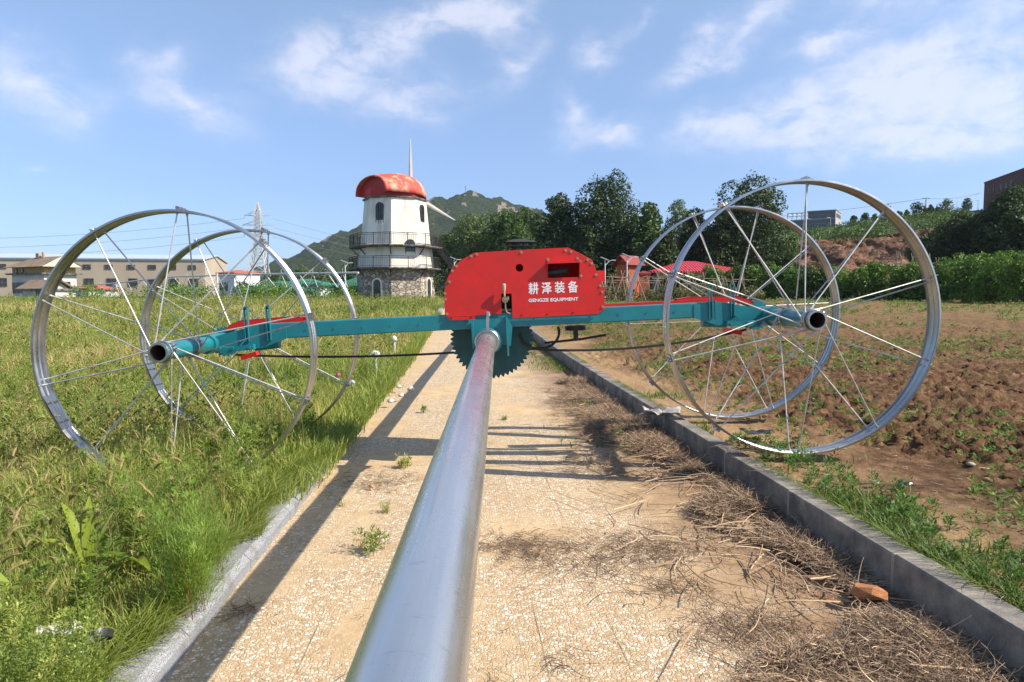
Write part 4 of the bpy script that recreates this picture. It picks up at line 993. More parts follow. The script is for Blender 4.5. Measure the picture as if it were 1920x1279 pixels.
# outside stair on the right
def stair(a, b, n, w=.8):
    mb = MB(); a, b = Vector(a), Vector(b); d = b - a; hd = Vector((d.x, d.y, 0)).normalized(); sd = Vector((-hd.y, hd.x, 0))
    for s in (-w / 2, w / 2): mb.beam(a + sd * s, b + sd * s, .06, .22)
    for i in range(n): q = a.lerp(b, (i + .5) / n); mb.box(q + Vector((0, 0, .05)), (.26, w, .035), Matrix((hd, sd, Vector((0, 0, 1)))).transposed())
    st_ = mb.build('stair', M['iron'], mill)
    rl = MB()
    for s in (-w / 2, w / 2):
        for hz in (.9, .5): rl.beam(a + sd * s + Vector((0, 0, hz)), b + sd * s + Vector((0, 0, hz)), .035, .035)
        for i in range(0, n + 1, 3): q = a.lerp(b, i / n); rl.beam(q + sd * s, q + sd * s + Vector((0, 0, .9)), .035, .035, up=(1, 0, 0))
    rl.build('railing', M['iron'], st_)
tl = lambda px, py, dd=0: W(px, py, TD + dd) - Vector((T0.x, T0.y, gz))
stair(tl(817, 463, -.3), tl(848, 502, -.3), 13)
stair(tl(846, 504, .6), tl(822, 546, .6), 13)
mb = MB(); mb.box(tl(851, 503, .1), (1.0, 1.6, .1)); mb.beam(tl(856, 503, .3), tl(856, 548, .3), .1, .1, up=(1, 0, 0)); mb.build('stair_landing', M['iron'], mill)

# ================================================================ far buildings
def house(name, label, cat, A, B, depth, h, wallm, roofm, rh=0, over=.3, zb=None, gable='long', ext=None):
    """A,B = front-left and front-right ground corners (x,y); body goes 'depth' metres away; rh = ridge height"""
    A, B = Vector((*A[:2], 0)), Vector((*B[:2], 0)); e = (B - A); l = e.length; e.normalize(); n_ = Vector((-e.y, e.x, 0))
    if n_.dot(A) < 0: n_ = -n_
    z = zb if zb is not None else groundz(A.x, A.y) - .3
    t = empty(name, (A.x, A.y, z)); tag(t, label, cat)
    Rr = math.atan2(e.y, e.x); t.rotation_euler = (0, 0, Rr)
    MB().box((l / 2, depth / 2, h / 2), (l, depth, h)).build('wall', wallm, t)
    rf = MB()
    if rh:
        o_ = over; x0, x1, y0, y1 = -o_, l + o_, -o_, depth + o_
        if gable == 'long':
            pr_ = [(y0, h - .02), (depth / 2, h + rh), (y1, h - .02), (y1, h + .14), (depth / 2, h + rh + .18), (y0, h + .14)]
            vs = [(x0, a, b) for a, b in pr_] + [(x1, a, b) for a, b in pr_]; fs = [(0, 1, 4, 5), (1, 2, 3, 4), (11, 10, 7, 6), (10, 9, 8, 7)] + [(i, i + 6, (i + 1) % 6 + 6, (i + 1) % 6) for i in range(6)]
            rf.add(vs, fs)
            gb = MB(); gb.add([(0.01, 0, h), (.01, depth, h), (.01, depth / 2, h + rh - .02), (l - .01, 0, h), (l - .01, depth, h), (l - .01, depth / 2, h + rh - .02)], [(0, 2, 1), (3, 4, 5)]); gb.build('gable', wallm, t)
        else:   # hip
            q = min(depth / 2, l / 2) * .9; rf.add([(x0, y0, h), (x1, y0, h), (x1, y1, h), (x0, y1, h), (q, depth / 2, h + rh), (l - q, depth / 2, h + rh), (x0, y0, h + .15), (x1, y0, h + .15), (x1, y1, h + .15), (x0, y1, h + .15), (q, depth / 2, h + rh + .15), (l - q, depth / 2, h + rh + .15)],
                [(6, 7, 11, 10), (7, 8, 11), (8, 9, 10, 11), (9, 6, 10), (3, 2, 1, 0), (0, 1, 7, 6), (1, 2, 8, 7), (2, 3, 9, 8), (3, 0, 6, 9)])
    else: rf.box((l / 2, depth / 2, h + .1), (l + 2 * over, depth + 2 * over, .22))
    rf.build('roof', roofm, t)
    return t, l
def win(t, x, z, w, h, side='f', d=0, m=None, fm=None, mul=True):
    """window on the front (f) or on the right-hand end (r)"""
    f = MB(); c = (x, -.04, z + h / 2) if side == 'f' else (d + .04, x, z + h / 2)
    if side == 'f':
        for q in ((-w / 2, 0, .06, h), (w / 2, 0, .06, h), (0, -h / 2, w, .06), (0, h / 2, w, .06)) + (((0, 0, .05, h), (0, 0, w, .05)) if mul else ()): f.box((x + q[0], -.045, z + h / 2 + q[1]), (q[2], .09, q[3]))
    else:
        for q in ((-w / 2, 0, .06, h), (w / 2, 0, .06, h), (0, -h / 2, w, .06), (0, h / 2, w, .06), (0, 0, .05, h)): f.box((d + .045, x + q[0], z + h / 2 + q[1]), (.09, q[2], q[3]))
    fo = f.build('window', fm or M['deck'], t)
    MB().box(c if side == 'f' else c, (w, .05, h) if side == 'f' else (.05, w, h)).build('pane', m or M['glass'], fo)
M['tan'] = paint('tan render', (.46, .38, .29), .9, 0, (.40, .32, .24), .15, .05, 4, sxyz=(1, 1, .5))
M['tanlight'] = paint('light render', (.62, .55, .44), .9)
M['palegrey'] = paint('pale wall', (.66, .64, .60), .9, 0, (.50, .47, .43), .7)
M['sheet'] = paint('pale roof sheet', (.55, .62, .70), .5, .2)
M['browntile'] = paint('brown tile', (.28, .20, .13), .9, 0, (.18, .12, .08), 1.2, .4, 6)
M['yellow'] = paint('ochre band', (.50, .33, .11), .8)
M['redtile'] = paint('red tile', (.48, .14, .08), .8, 0, (.36, .09, .05), 1.5, .3, 6)
M['greenroof'] = paint('green sheet roof', (.03, .20, .11), .6, 0, (.025, .15, .08), 1)
M['grey'] = paint('grey brick', (.16, .16, .175), .85, 0, (.12, .12, .13), .6)
M['greylight'] = paint('light grey cladding', (.42, .41, .40), .85)
M['brick'] = paint('dark red brick', (.13, .045, .04), .85, 0, (.10, .03, .03), .6)
M['whitewall'] = paint('white wall', (.75, .76, .78), .85)
def gxy(px, D): p = W(px, 552, D); return (p.x, p.y)
HZ = lambda py, D: W(0, py, D).z
# long warehouse
A = gxy(-150, 113); B = gxy(386, 120); zw = 0.6
hW = 1.3 + (552 - 488) / 1280 * 121 - zw
wh, l = house('warehouse', 'long tan warehouse with two rows of windows across the left background', 'warehouse', A, B, 15, hW, M['tan'], M['sheet'], 1.0, .25, zb=zw)
def along(px):     # distance along the warehouse front for a photo column
    a, b = Vector(A), Vector(B); d0 = Vector(gxy(px, 1)); # ray from origin
    d = Vector(gxy(px, 100)); e = (b - a)
    den = d.x * e.y - d.y * e.x; t_ = (a.x * e.y - a.y * e.x) / den; q = d * t_; return (q - a).length
for px in (5, 165, 206, 248, 287, 325, 362): win(wh, along(px), hW - 1.75, 1.25 * (1 if px > 100 else 1.2), .75, mul=True)
for px in (5, 168, 210, 250, 288, 327, 364): win(wh, along(px), hW - 4.7, 1.5, 1.35, mul=True)
MB().box((l / 2, -.06, hW - .12), (l, .1, .22)).build('gutter', M['sheet'], wh)
# house with ochre band
A2, B2 = gxy(24, 96), gxy(84, 92); t, l = house('village_house', 'grey-windowed house with ochre band and brown tiled roof by the left wheel', 'house', A2, B2, 4.2, HZ(517, 94) - .6 + .15, M['palegrey'], M['deck'], 0, .55, zb=.6)
h1 = HZ(517, 94) - .6 + .15 + .2
MB().box((l / 2, 2.1, h1 + .4), (l - .1, 4.1, .85)).build('upper_storey', M['yellow'], t)
rf = MB(); z0 = h1 + .8; rf.add([(-.8, -.8, z0), (l + .8, -.8, z0), (l + .8, 5.0, z0), (-.8, 5.0, z0), (l * .30, 2.1, z0 + 1.5), (l + .6, 2.1, z0 + 1.5)], [(0, 1, 5, 4), (2, 3, 4, 5), (3, 0, 4), (0, 3, 2, 1)]); rf.build('roof', M['browntile'], t)
gb = MB(); gb.add([(l + .62, -.78, z0 + .02), (l + .62, 4.98, z0 + .02), (l + .62, 2.1, z0 + 1.48)], [(0, 1, 2)]); gb.build('gable', M['tanlight'], t)
ch_ = MB(); ch_.box((l * .42, 2.0, z0 + 1.5), (.8, .7, 1.0)); ch_.box((l * .55, 2.0, z0 + 1.7), (.3, .3, .9)); ch_.build('chimney', M['tan'], t)
for x in (.5, 1.6, 2.7, 3.8): win(t, x, .9, .7, 1.4)
for x in (1.2, 2.8): win(t, x, h1 + .12, .6, .5, mul=False)
for x in (1.1, 2.9): win(t, x, .9, .8, 1.5, 'r', l)
win(t, 2.1, h1 + .1, 1.0, .6, 'r', l)
# shed in front of it
t, l = house('shed', 'low shed with rough brown roof in front of the ochre-banded house', 'shed', gxy(42, 78), gxy(88, 76), 2.6, HZ(547, 76) - .5 + .2, M['palegrey'], M['browntile'], 1.0, .5, zb=.5)
t, l = house('shed', 'whitewashed low outbuilding beside the brown-roofed shed', 'shed', gxy(64, 70), gxy(104, 69), 2.2, HZ(545, 69) - .5, M['palegrey'], M['deck'], 0, .2, zb=.5); win(t, .6, .5, .5, .6, mul=False)
t, l = house('shed', 'small white hut with red tiles behind the left front wheel', 'shed', gxy(133, 88), gxy(165, 86), 4, HZ(543, 87) - .5, M['palegrey'], M['redtile'], .5, .3, zb=.5, gable='hip'); win(t, .8, .6, .6, .7, mul=False)
t, l = house('village_house', 'small white house with red tiled roof at the right end of the warehouse', 'house', gxy(411, 112), gxy(440, 110), 5, HZ(513, 111) - .6, M['whitewall'], M['redtile'], .5, .35, zb=.6, gable='hip'); win(t, .7, 1.3, .7, 1.3, mul=False); win(t, 1.9, 1.3, .7, 1.3, mul=False)
# green roofed buildings left of and behind the tower
for (a, b, ey, D, rh, lab, sd_) in ((462, 525, 546, 72, 1.0, 'green-roofed hut with white walls left of the windmill, nearest the pylon', 1), (515, 600, 536, 98, .9, 'long low green roof behind the meadow weeds, middle of the three', 2), (625, 690, 540, 74, 1.2, 'green-roofed white hut right up against the windmill', 3), (818, 905, 540, 86, 1.6, 'green-roofed building behind the windmill stair', 4)):
    t, l = house('green_roofed_hut', lab, 'hut', gxy(a, D), gxy(b, D - 1), 6, HZ(ey, D) - .7, M['whitewall'], M['greenroof'], rh, .5, zb=.7, gable='hip')
    for x in np.arange(.9, l - .5, 1.9): win(t, float(x), .6, .9, .9, mul=False)
# red pavilion roof
M['pinkred'] = paint('red ribbed roof', (.44, .03, .05), .55, 0, (.36, .025, .04), 1.2)
def ribs(m):
    t = m.node_tree; p = t.nodes['Principled BSDF']; c = t.nodes.new('ShaderNodeTexCoord'); w = t.nodes.new('ShaderNodeTexWave'); w.inputs['Scale'].default_value = 1.1; t.links.new(c.outputs['Object'], w.inputs[0]); bump(t, p, w.outputs[0], .8, .08)
ribs(M['pinkred'])
t, l = house('pavilion', 'open pavilion with broad bright red ribbed roof beyond the field', 'pavilion', gxy(1232, 66), gxy(1382, 66), 7, HZ(512, 66) - .9, M['palegrey'], M['pinkred'], 1.15, .9, zb=.9, gable='hip')
# orange kiosk
M['orange'] = paint('orange boards', (.48, .10, .03), .75, 0, (.36, .07, .025), 2, .2, 5)
M['kioskred'] = paint('kiosk roof', (.26, .035, .025), .7)
A3, B3 = gxy(1156, 60), gxy(1178, 59)
t, l = house('kiosk', 'orange wooden kiosk with steep red roof behind the bean poles', 'kiosk', A3, B3, 1.5, HZ(497, 60) - .9, M['orange'], M['kioskred'], 0, .02, zb=.9)
hk = HZ(497, 60) - .9 + .2; rf = MB(); rf.add([(-.35, -.4, hk - .25), (l / 2, -.4, hk + .62), (l + .35, -.4, hk - .25), (-.35, 1.9, hk - .25), (l / 2, 1.9, hk + .62), (l + .35, 1.9, hk - .25)], [(0, 1, 4, 3), (1, 2, 5, 4)]); q = rf.build('gable_roof', M['kioskred'], t); q.modifiers.new('s', 'SOLIDIFY').thickness = .08
gb = MB(); gb.add([(0, -.01, hk - .05), (l, -.01, hk - .05), (l / 2, -.01, hk + .52)], [(0, 1, 2)]); gb.build('gable', M['orange'], t)
t, l = house('kiosk', 'low orange box hut between the kiosk and the pavilion', 'kiosk', gxy(1200, 60), gxy(1218, 60), 1.5, HZ(515, 60) - .9, M['orange'], M['kioskred'], .2, .1, zb=.9, gable='hip')
# dark gazebo over the cover
t = empty('gazebo', W(975, 552, 64)); t.location.z = .9; tag(t, 'dark open timber gazebo just showing over the engine cover', 'gazebo'); hg = HZ(456, 64) - .9
mb = MB()
for x in (-1.1, -.35, .35, 1.1):
    for y in (-1, 1): mb.beam((x, y, 0), (x, y, hg), .12, .12, up=(1, 0, 0))
mb.box((0, 0, hg * .93), (2.4, 2.2, .12)); mb.box((0, 0, hg * .80), (2.3, 2.1, .08)); mb.build('frame', M['iron'], t)
rf = MB(); rf.add([(-1.5, -1.3, hg), (1.5, -1.3, hg), (1.5, 1.3, hg), (-1.5, 1.3, hg), (-.6, 0, hg + .35), (.6, 0, hg + .35)], [(0, 1, 5, 4), (1, 2, 5), (2, 3, 4, 5), (3, 0, 4), (3, 2, 1, 0)]); rf.build('roof', M['iron'], t)
# white building seen between trees
t, l = house('white_building', 'small white building glimpsed between the dark trees inside the right wheels', 'building', gxy(1326, 130), gxy(1358, 130), 8, HZ(446, 130) - 6, M['whitewall'], M['palegrey'], 0, .1, zb=6.0)
for x in (.8, 2.0, 3.0):
    for z in (1.0, 2.6): win(t, x, z, .6, .8, mul=False)
# grey modern building
D = 165; zg = HZ(448, D); S = D / 1280
A4, B4 = gxy(1470, D + 6), gxy(1561, D)
t, l = house('modern_building', 'grey modern building with light end wall on the bank top', 'building', A4, B4, 9, HZ(411, D) - zg, M['grey'], M['greylight'], 0, .12, zb=zg)
hh2 = HZ(411, D) - zg; up_ = HZ(397, D) - HZ(411, D)
MB().box((l - 2.7 * 1.0 - .3, 4.5, hh2 + .22 + up_ / 2), (6.2, 8.6, up_)).build('upper_storey', M['grey'], t)
MB().box((l + .08, 4.5, (hh2 + up_) / 2), (.16, 9.3, hh2 + up_ + .3)).build('end_wall', M['greylight'], t)
MB().box((l - 3, 4.5, hh2 + up_ + .3), (6.6, 9, .18)).build('roof_slab', M['greylight'], t)
pg = MB()
for x in np.arange(.3, l - 6.5, 1.1): pg.beam((x, .1, hh2 + .2), (x, .1, hh2 + up_), .18, .18, up=(1, 0, 0)); pg.beam((x, .1, hh2 + up_), (x, 8.5, hh2 + up_), .14, .14)
pg.beam((.2, .1, hh2 + up_), (l - 6, .1, hh2 + up_), .25, .25); pg.beam((.2, .1, hh2 + up_ * .6), (l - 6, .1, hh2 + up_ * .6), .18, .18); pg.build('roof_pergola', M['whitewall'], t)
for x in (.9, 2.2, 3.5, 4.8, 6.1, 7.4, 8.7, 10): 
    if x < l - .8: win(t, x, 1.0, .95, hh2 - 2.0, m=M['glass'], fm=M['greylight'])
for z in (.7, 2.6, hh2 + .5):
    for y in (1.4, 3.3, 5.2, 7.2): win(t, y, z, .8, .9, 'r', l + .16, m=M['glass'])
# dark brick building
D = 150; zg = HZ(402, D); t, l = house('brick_building', 'dark red brick building with flat roof at the right edge of view', 'building', gxy(1836, D), gxy(1990, D - 32), 14, HZ(346, D) - zg, M['brick'], M['brick'], 0, .1, zb=zg)
for x in (2.3, 3.5, 4.7): 
    for z in (1.0, 3.2): win(t, x, z + .8, .5, 1.6, mul=False, fm=M['brick'])
for x in (8.2, 10.2, 12.4): win(t, x, 3.9, 1.1, 1.3)
for x in (8.2, 10.2, 12.4): win(t, x, 1.3, 1.1, 1.5)
# ================================================================ pylon, poles, lamps, cables
M['pylon'] = paint('pale galvanised lattice', (.62, .62, .62), .6, .1)
D = 235; b = W(487, 552, D); zb_ = 0.5; Ht = HZ(381, D) - zb_
py = empty('lattice_pylon', (b.x, b.y, zb_)); tag(py, 'tall pale lattice pylon beyond the left rear wheel', 'pylon')
def wid(z):
    t_ = z / Ht
    return 3.9 - (3.9 - 1.15) * min(1, t_ / .62) if t_ < .62 else (1.15 - .2 * (t_ - .62) / .26 if t_ < .88 else .95 * (1 - (t_ - .88) / .12) + .05)
lv_ = [0, .16, .27, .36, .44, .51, .57, .62, .66, .70, .74, .78, .82, .86, .9, .95, 1]
mb = MB()
for i in range(len(lv_) - 1):
    z0, z1 = lv_[i] * Ht, lv_[i + 1] * Ht; w0, w1 = wid(z0), wid(z1)
    C0 = [Vector((sx_ * w0, sy * w0, z0)) for sx_, sy in ((-1, -1), (1, -1), (1, 1), (-1, 1))]; C1 = [Vector((sx_ * w1, sy * w1, z1)) for sx_, sy in ((-1, -1), (1, -1), (1, 1), (-1, 1))]
    for k in range(4):
        mb.beam(C0[k], C1[k], .30, .30, up=(1, 0, 0)); mb.beam(C0[k], C1[(k + 1) % 4], .17, .17, up=(1, 0, 0)); mb.beam(C0[(k + 1) % 4], C1[k], .17, .17, up=(1, 0, 0)); mb.beam(C1[k], C1[(k + 1) % 4], .14, .14)
mb.build('lattice_mast', M['pylon'], py)
arms = []
ra = Vector((math.cos(-view), math.sin(-view), 0)); ra = Vector((CM @ Vector((1, 0, 0)))[:]); ra.z = 0; ra.normalize()
for f, wl in ((.86, 4.6), (.76, 5.4), (.665, 4.8)):
    for s in (-1, 1):
        am = MB()
        tip = ra * (s * wl) + Vector((0, 0, f * Ht)); arms.append((s, Vector((b.x, b.y, zb_)) + tip - Vector((0, 0, .9))))
        w0 = wid(f * Ht)
        for sy in (-1, 1):
            am.beam(Vector((s * w0, sy * w0, f * Ht)), tip, .11, .11); am.beam(Vector((s * w0, sy * w0, f * Ht + 1.4)), tip, .09, .09); am.beam(Vector((s * w0, sy * w0, f * Ht + 1.2)) .lerp(tip, .45), Vector((s * w0, sy * w0, f * Ht)).lerp(tip, .45), .07, .07)
        am.beam(tip, tip - Vector((0, 0, .9)), .16, .16, up=(1, 0, 0))
        am.build('cross_arm', M['pylon'], py)
M['cable'] = paint('far cable', (.18, .18, .20), .7)
tops = ['top', 'middle', 'lowest']
for i, (s, q) in enumerate(arms):
    far = q + (ra * -190 + Vector((0, 10, -2)) if s < 0 else ra * 120 + Vector((0, 260, -4)))
    pts = [q.lerp(far, j / 24) - Vector((0, 0, 5.5 * 4 * (j / 24) * (1 - j / 24))) for j in range(25)]
    tag(MB().tube(pts, .045, 5).build('overhead_cable', M['cable']), 'thin dark %s cable leaving the pylon on its %s side' % (tops[i // 2], 'left' if s < 0 else 'right'), 'cable', 'overhead cables at the pylon')
# irrigation boom behind the meadow
bo = empty('irrigation_boom', W(440, 552, 62)); bo.location.z = 0; tag(bo, 'long thin white irrigation boom pipe standing over the meadow behind the left wheels', 'irrigation boom')
O = bo.location
P_ = [W(118, 540, 96), W(215, 531, 84), W(325, 519, 70), W(440, 515.5, 60), W(560, 513, 54), W(672, 511.5, 50)]
P_ = [q - O for q in P_]
MB().tube(P_, .075, 8).build('boom_pipe', M['pylon'], bo)
for i in range(len(P_) - 1):
    a, c = P_[i], P_[i + 1]; L3 = (c - a).length; nseg = 2 if i > 1 else 2
    for k in range(nseg):
        p0, p1 = a.lerp(c, k / nseg), a.lerp(c, (k + 1) / nseg); m0 = p0.lerp(p1, .33) - Vector((0, 0, 1.1)); m1 = p0.lerp(p1, .66) - Vector((0, 0, 1.1))
        q = MB(); q.beam(p0, m0, .06, .06); q.beam(p1, m1, .06, .06); q.beam(m0, m1, .025, .025); q.beam(p0.lerp(p1, .5), m0, .03, .03); q.beam(p0.lerp(p1, .5), m1, .03, .03)
        q.build('truss_brace', M['pylon'], bo)
        q = MB(); q.beam(p0.lerp(p1, .5), p0.lerp(p1, .5) + Vector((0, 0, .35)), .03, .03, up=(1, 0, 0)); q.build('sprinkler_stub', M['pylon'], bo)
for i in (1, 3):
    q = MB(); g_ = -O.z + 0.3
    for dx in (-1.0, 1.0): q.beam(P_[i], Vector((P_[i].x + dx * .4, P_[i].y + dx, .5)), .09, .09)
    q.beam(Vector((P_[i].x - .4, P_[i].y - 1, .6)), Vector((P_[i].x + .4, P_[i].y + 1, .6)), .1, .1); q.build('support_leg', M['pylon'], bo)
# posts and lamps
M['lampwhite'] = paint('white lamp post', (.72, .72, .72), .5)
def lamp(px, top, D, label, kind='solar', zb=None, arm=.5):
    p = W(px, 552, D); z = groundz(p.x, p.y) if zb is None else zb; h = HZ(top, D) - z
    t = empty('street_lamp', (p.x, p.y, z)); tag(t, label, 'street lamp')
    MB().tube([(0, 0, 0), (0, 0, h)], [.055, .035], 8).build('pole', M['lampwhite'], t)
    if kind == 'solar':
        MB().box((-.05, 0, h + .06), (.62, .4, .04), Matrix.Rotation(R_(22), 3, 'Y')).build('solar_panel', M['sheet'], t)
        q = MB(); q.tube([(0, 0, h - .45), (arm * .6, 0, h - .12), (arm, 0, h - .05)], .03, 6); q.box((arm + .12, 0, h - .04), (.3, .12, .05)); q.build('lamp_arm', M['lampwhite'], t)
    else:
        q = MB(); q.tube([(0, 0, h), (arm * .5, 0, h + .12), (arm, 0, h + .1)], .035, 6); q.box((arm + .15, 0, h + .08), (.4, .14, .06)); q.build('lamp_arm', M['lampwhite'], t)
    return t
lamp(1134, 487, 50, 'solar street lamp left of the orange kiosk, next to the red cover'); lamp(1175, 481, 46, 'taller solar street lamp in front of the orange kiosk')
lamp(648, 492, 56, 'white solar lamp post just left of the windmill balcony', arm=.35)
lamp(852, 486, 56, 'lamp post with round head beside the foot of the windmill stair', arm=.3)
lamp(1787, 378, 140, 'thin road lamp on the bank left of the brick building, left one of two', 'road', HZ(404, 140), -1.0); lamp(1826, 378, 140, 'thin road lamp on the bank close to the brick building', 'road', HZ(402, 140), -1.0)
lamp(1712, 402, 140, 'short road lamp behind the bank crest left of the utility pole', 'road', HZ(418, 140), -1.0)
lamp(1506, 412, 150, 'lamp post in front of the grey modern building, by its pergola', 'road', HZ(452, 150), .8); lamp(1553, 410, 150, 'lamp post in front of the dark wall of the grey modern building', 'road', HZ(452, 150), -.8)
D = 126; p = W(1735, 412, D); h = HZ(371, D) - p.z
t = empty('utility_pole', p); tag(t, 'grey concrete utility pole standing on the bank crest', 'utility pole'); MB().tube([(0, 0, 0), (0, 0, h)], [.16, .11], 8).build('pole', M['palegrey'], t); MB().beam((-.7, 0, h - .15), (.7, 0, h - .15), .1, .12).build('cross_arm', M['deck'], t)
a = W(1735, 372, D); 
for (q, lab) in ((W(1838, 362, 148), 'overhead wire from the utility pole to the brick building'), (W(1420, 408, 210), 'overhead wire from the utility pole falling leftwards over the grey building')):
    pts = [a.lerp(q, j / 16) - Vector((0, 0, .5 * 4 * (j / 16) * (1 - j / 16))) for j in range(17)]; tag(MB().tube(pts, .035, 5).build('overhead_wire', M['cable']), lab, 'cable')
lp = W(408, 552, 60); z = groundz(lp.x, lp.y); mb = MB(); mb.tube([(0, 0, 0), (0, 0, HZ(514, 60) - z)], .06, 8); mb.tube([(0, 0, HZ(514, 60) - z - .02), (0, 0, HZ(514, 60) - z + .05)], .08, 8); tag(mb.build('post', M['lampwhite'], None, (lp.x, lp.y, z)), 'leaning white post under the boom at the warehouse\'s right end', 'post'); bpy.context.view_layer.objects
# crossed bean poles
M['bamboo'] = paint('dry bamboo', (.42, .33, .23), .8, 0, (.24, .17, .11), 4)
r = random.Random(12)
def poles(n, x0, x1, D0, D1, top, grp, lab, w=1):
    for i in range(n):
        f = (i + .5) / n; px = x0 + (x1 - x0) * f + r.uniform(-4, 4); D = D0 + (D1 - D0) * f + r.uniform(-2, 2); p = W(px, 552, D); z = groundz(p.x, p.y)
        h = HZ(top + r.uniform(-6, 14), D) - z; mb = MB(); 
        for s in (-1, 1): a_ = s * r.uniform(.35, .6) * w; mb.tube([(a_, r.uniform(-.2, .2), -.1), (0, 0, h * .8), (-a_ * .25, 0, h)], .028, 6)
        for k in range(2): a_ = r.uniform(-.9, .9); mb.tube([(a_, .3, -.1), (a_ * .2, 0, h * r.uniform(.7, 1))], .022, 5)
        mb.tube([(-1.0, 0, h * .8), (1.0, .1, h * .78)], .018, 5)
        o = mb.build('bean_poles', M['bamboo'], None, (p.x, p.y, z)); tag(o, lab, 'bean poles', grp)
poles(16, 1120, 1400, 44, 47, 512, 'bean poles along the field end', 'crossed dry bamboo poles tied in a row between the red cover and the hedge')
poles(9, 1668, 1812, 54, 54, 476, 'bean poles above the right hedge', 'crossed dry poles sticking up above the right part of the hedge')
# climbing growth and dry stalks on the bean poles
S_ = []
for k in range(60):
    px = r.uniform(1118, 1420); D = r.uniform(43, 49); p = W(px, 552, D); z = groundz(p.x, p.y); S_.append((p.x, p.y, z + r.uniform(.1, .8), r.uniform(.3, .7), r.uniform(.3, .6), r.uniform(.3, .65)))
GREENS['dry'] = [(.05, .07, .02), (.11, .12, .04), (.22, .17, .09)]
o = leafcloud('climbing_beans', S_, 15000, .13, GREENS['dry'], None, 301, -.1); tag(o, 'half dry climbing bean leaves tangled round the bamboo poles', 'plants', kind='stuff')
S_ = []
for k in range(40):
    px = r.uniform(470, 660) if k < 22 else r.uniform(155, 470); D = r.uniform(54, 66); p = W(px, 552, D); z = groundz(p.x, p.y); S_.append((p.x, p.y, z + .4, r.uniform(.8, 1.6), r.uniform(.6, 1.2), r.uniform(.5, 1.3)))
o = leafcloud('tall_weeds', S_, 16000, .16, GREENS['bright'], None, 302, -.3); tag(o, 'tall fresh green weeds at the far edge of the meadow', 'weeds', kind='stuff')
# dark scrub filling the tree line
S_ = []
for k in range(90):
    px = r.uniform(800, 1420) if k < 70 else r.uniform(1700, 1960); D = r.uniform(66, 74) if k < 70 else r.uniform(48, 56); p = W(px, 552, D); z = groundz(p.x, p.y); S_.append((p.x, p.y, z + r.uniform(.3, 1.4), r.uniform(1.2, 2.2), r.uniform(1, 1.6), r.uniform(.9, 2.1)))
o = leafcloud('undergrowth', S_, 30000, .22, GREENS['dark'], None, 303, -.4); tag(o, 'dark undergrowth filling the foot of the tree line', 'undergrowth', kind='stuff')
# tree line left of the tower, far
for k, (px, top, D, hw, lab) in enumerate(((560, 505, 150, 30, 'small far tree left of the windmill under the boom pipe'), (610, 508, 140, 34, 'far rounded tree between the boom pipe and the green roofs'), (520, 512, 160, 28, 'far low tree right of the pylon foot'), (655, 500, 130, 26, 'far tree peeping out behind the windmill\'s lower balcony'), (455, 530, 100, 16, 'small dark bush-like tree beside the white house'))):
    tree(px, top, D, hw, 'mid', lab, n=3500, ls=.35, seed=400 + k, nl=7, bare=.05)
# ================================================================ meadow
M['grass'] = foliage('meadow blades', transl=.35, rough=.5)
rng = np.random.default_rng(11)
def blades(x, y, z, h, w, bend, col, lean=None, seg=3):
    n = len(x); a = rng.uniform(0, 2 * np.pi, n) if lean is None else lean
    dx, dy = np.cos(a), np.sin(a); b = a + rng.normal(size=n) * .5 + np.pi / 2; sx, sy = np.cos(b), np.sin(b)
    V = []
    for k in range(seg + 1):
        t = k / seg; up = h * (t - .35 * bend * t * t); ou = h * bend * (t ** 1.8) * .8; ww = w * (1 - t ** 1.6) * .5 + w * .03
        cx, cy, cz = x + dx * ou, y + dy * ou, z + up
        V += [np.stack([cx - sx * ww, cy - sy * ww, cz], -1), np.stack([cx + sx * ww, cy + sy * ww, cz], -1)]
    V = np.stack(V, 1); nv = 2 * (seg + 1)
    f = np.array([[2 * k, 2 * k + 1, 2 * k + 3, 2 * k + 2] for k in range(seg)])
    F = (f[None] + (np.arange(n) * nv)[:, None, None]).reshape(-1, 4)
    return V.reshape(-1, 3), F, np.repeat(col, nv, 0)
def leaves(x, y, z, l, w, az, pitch, col, fold=.12):
    """one pointed leaf each, from its base outwards"""
    n = len(x); d = np.stack([np.cos(az) * np.cos(pitch), np.sin(az) * np.cos(pitch), np.sin(pitch)], -1); s = np.stack([-np.sin(az), np.cos(az), np.zeros(n)], -1)
    u = np.cross(d, s); P = np.stack([x, y, z], -1); l = l[:, None]; w = w[:, None]
    V = np.stack([P, P + d * l * .45 + s * w * .5 - u * l * .04, P + d * l + u * l * .15, P + d * l * .45 - s * w * .5 - u * l * .04], 1).reshape(-1, 3)
    return V, np.arange(n * 4).reshape(-1, 4), np.repeat(col, 4, 0)
def merge(parts):
    V, F, C, o = [], [], [], 0
    for v, f, c in parts: V.append(v); F.append(f + o); C.append(c); o += len(v)
    return np.concatenate(V), np.concatenate(F), np.concatenate(C)
def hue(n, pal, x=None, y=None, sc_=.5, seed=0, sp=.2):
    pal = np.array(pal); m = len(pal) - 1
    q = rng.random(n) if x is None else np.clip(.5 + .55 * fbm(x * sc_, y * sc_, oct=3, seed=seed) + rng.normal(size=n) * sp, 0, 1)
    q = q * (m - 1e-3); i = q.astype(int); f = (q - i)[:, None]; return (pal[i] * (1 - f) + pal[i + 1] * f) * rng.uniform(.8, 1.2, (n, 1))
GP = [(.095, .17, .026), (.19, .275, .045), (.31, .36, .075), (.43, .41, .13), (.50, .42, .20)]
def area(n, y0, y1, xr, pw=1.0, x0=-1.27):
    y = y0 + (y1 - y0) * rng.random(n) ** pw; x = x0 - (xr(y)) * rng.random(n); return x, y
wide = lambda y: .6 + .98 * y
parts = []
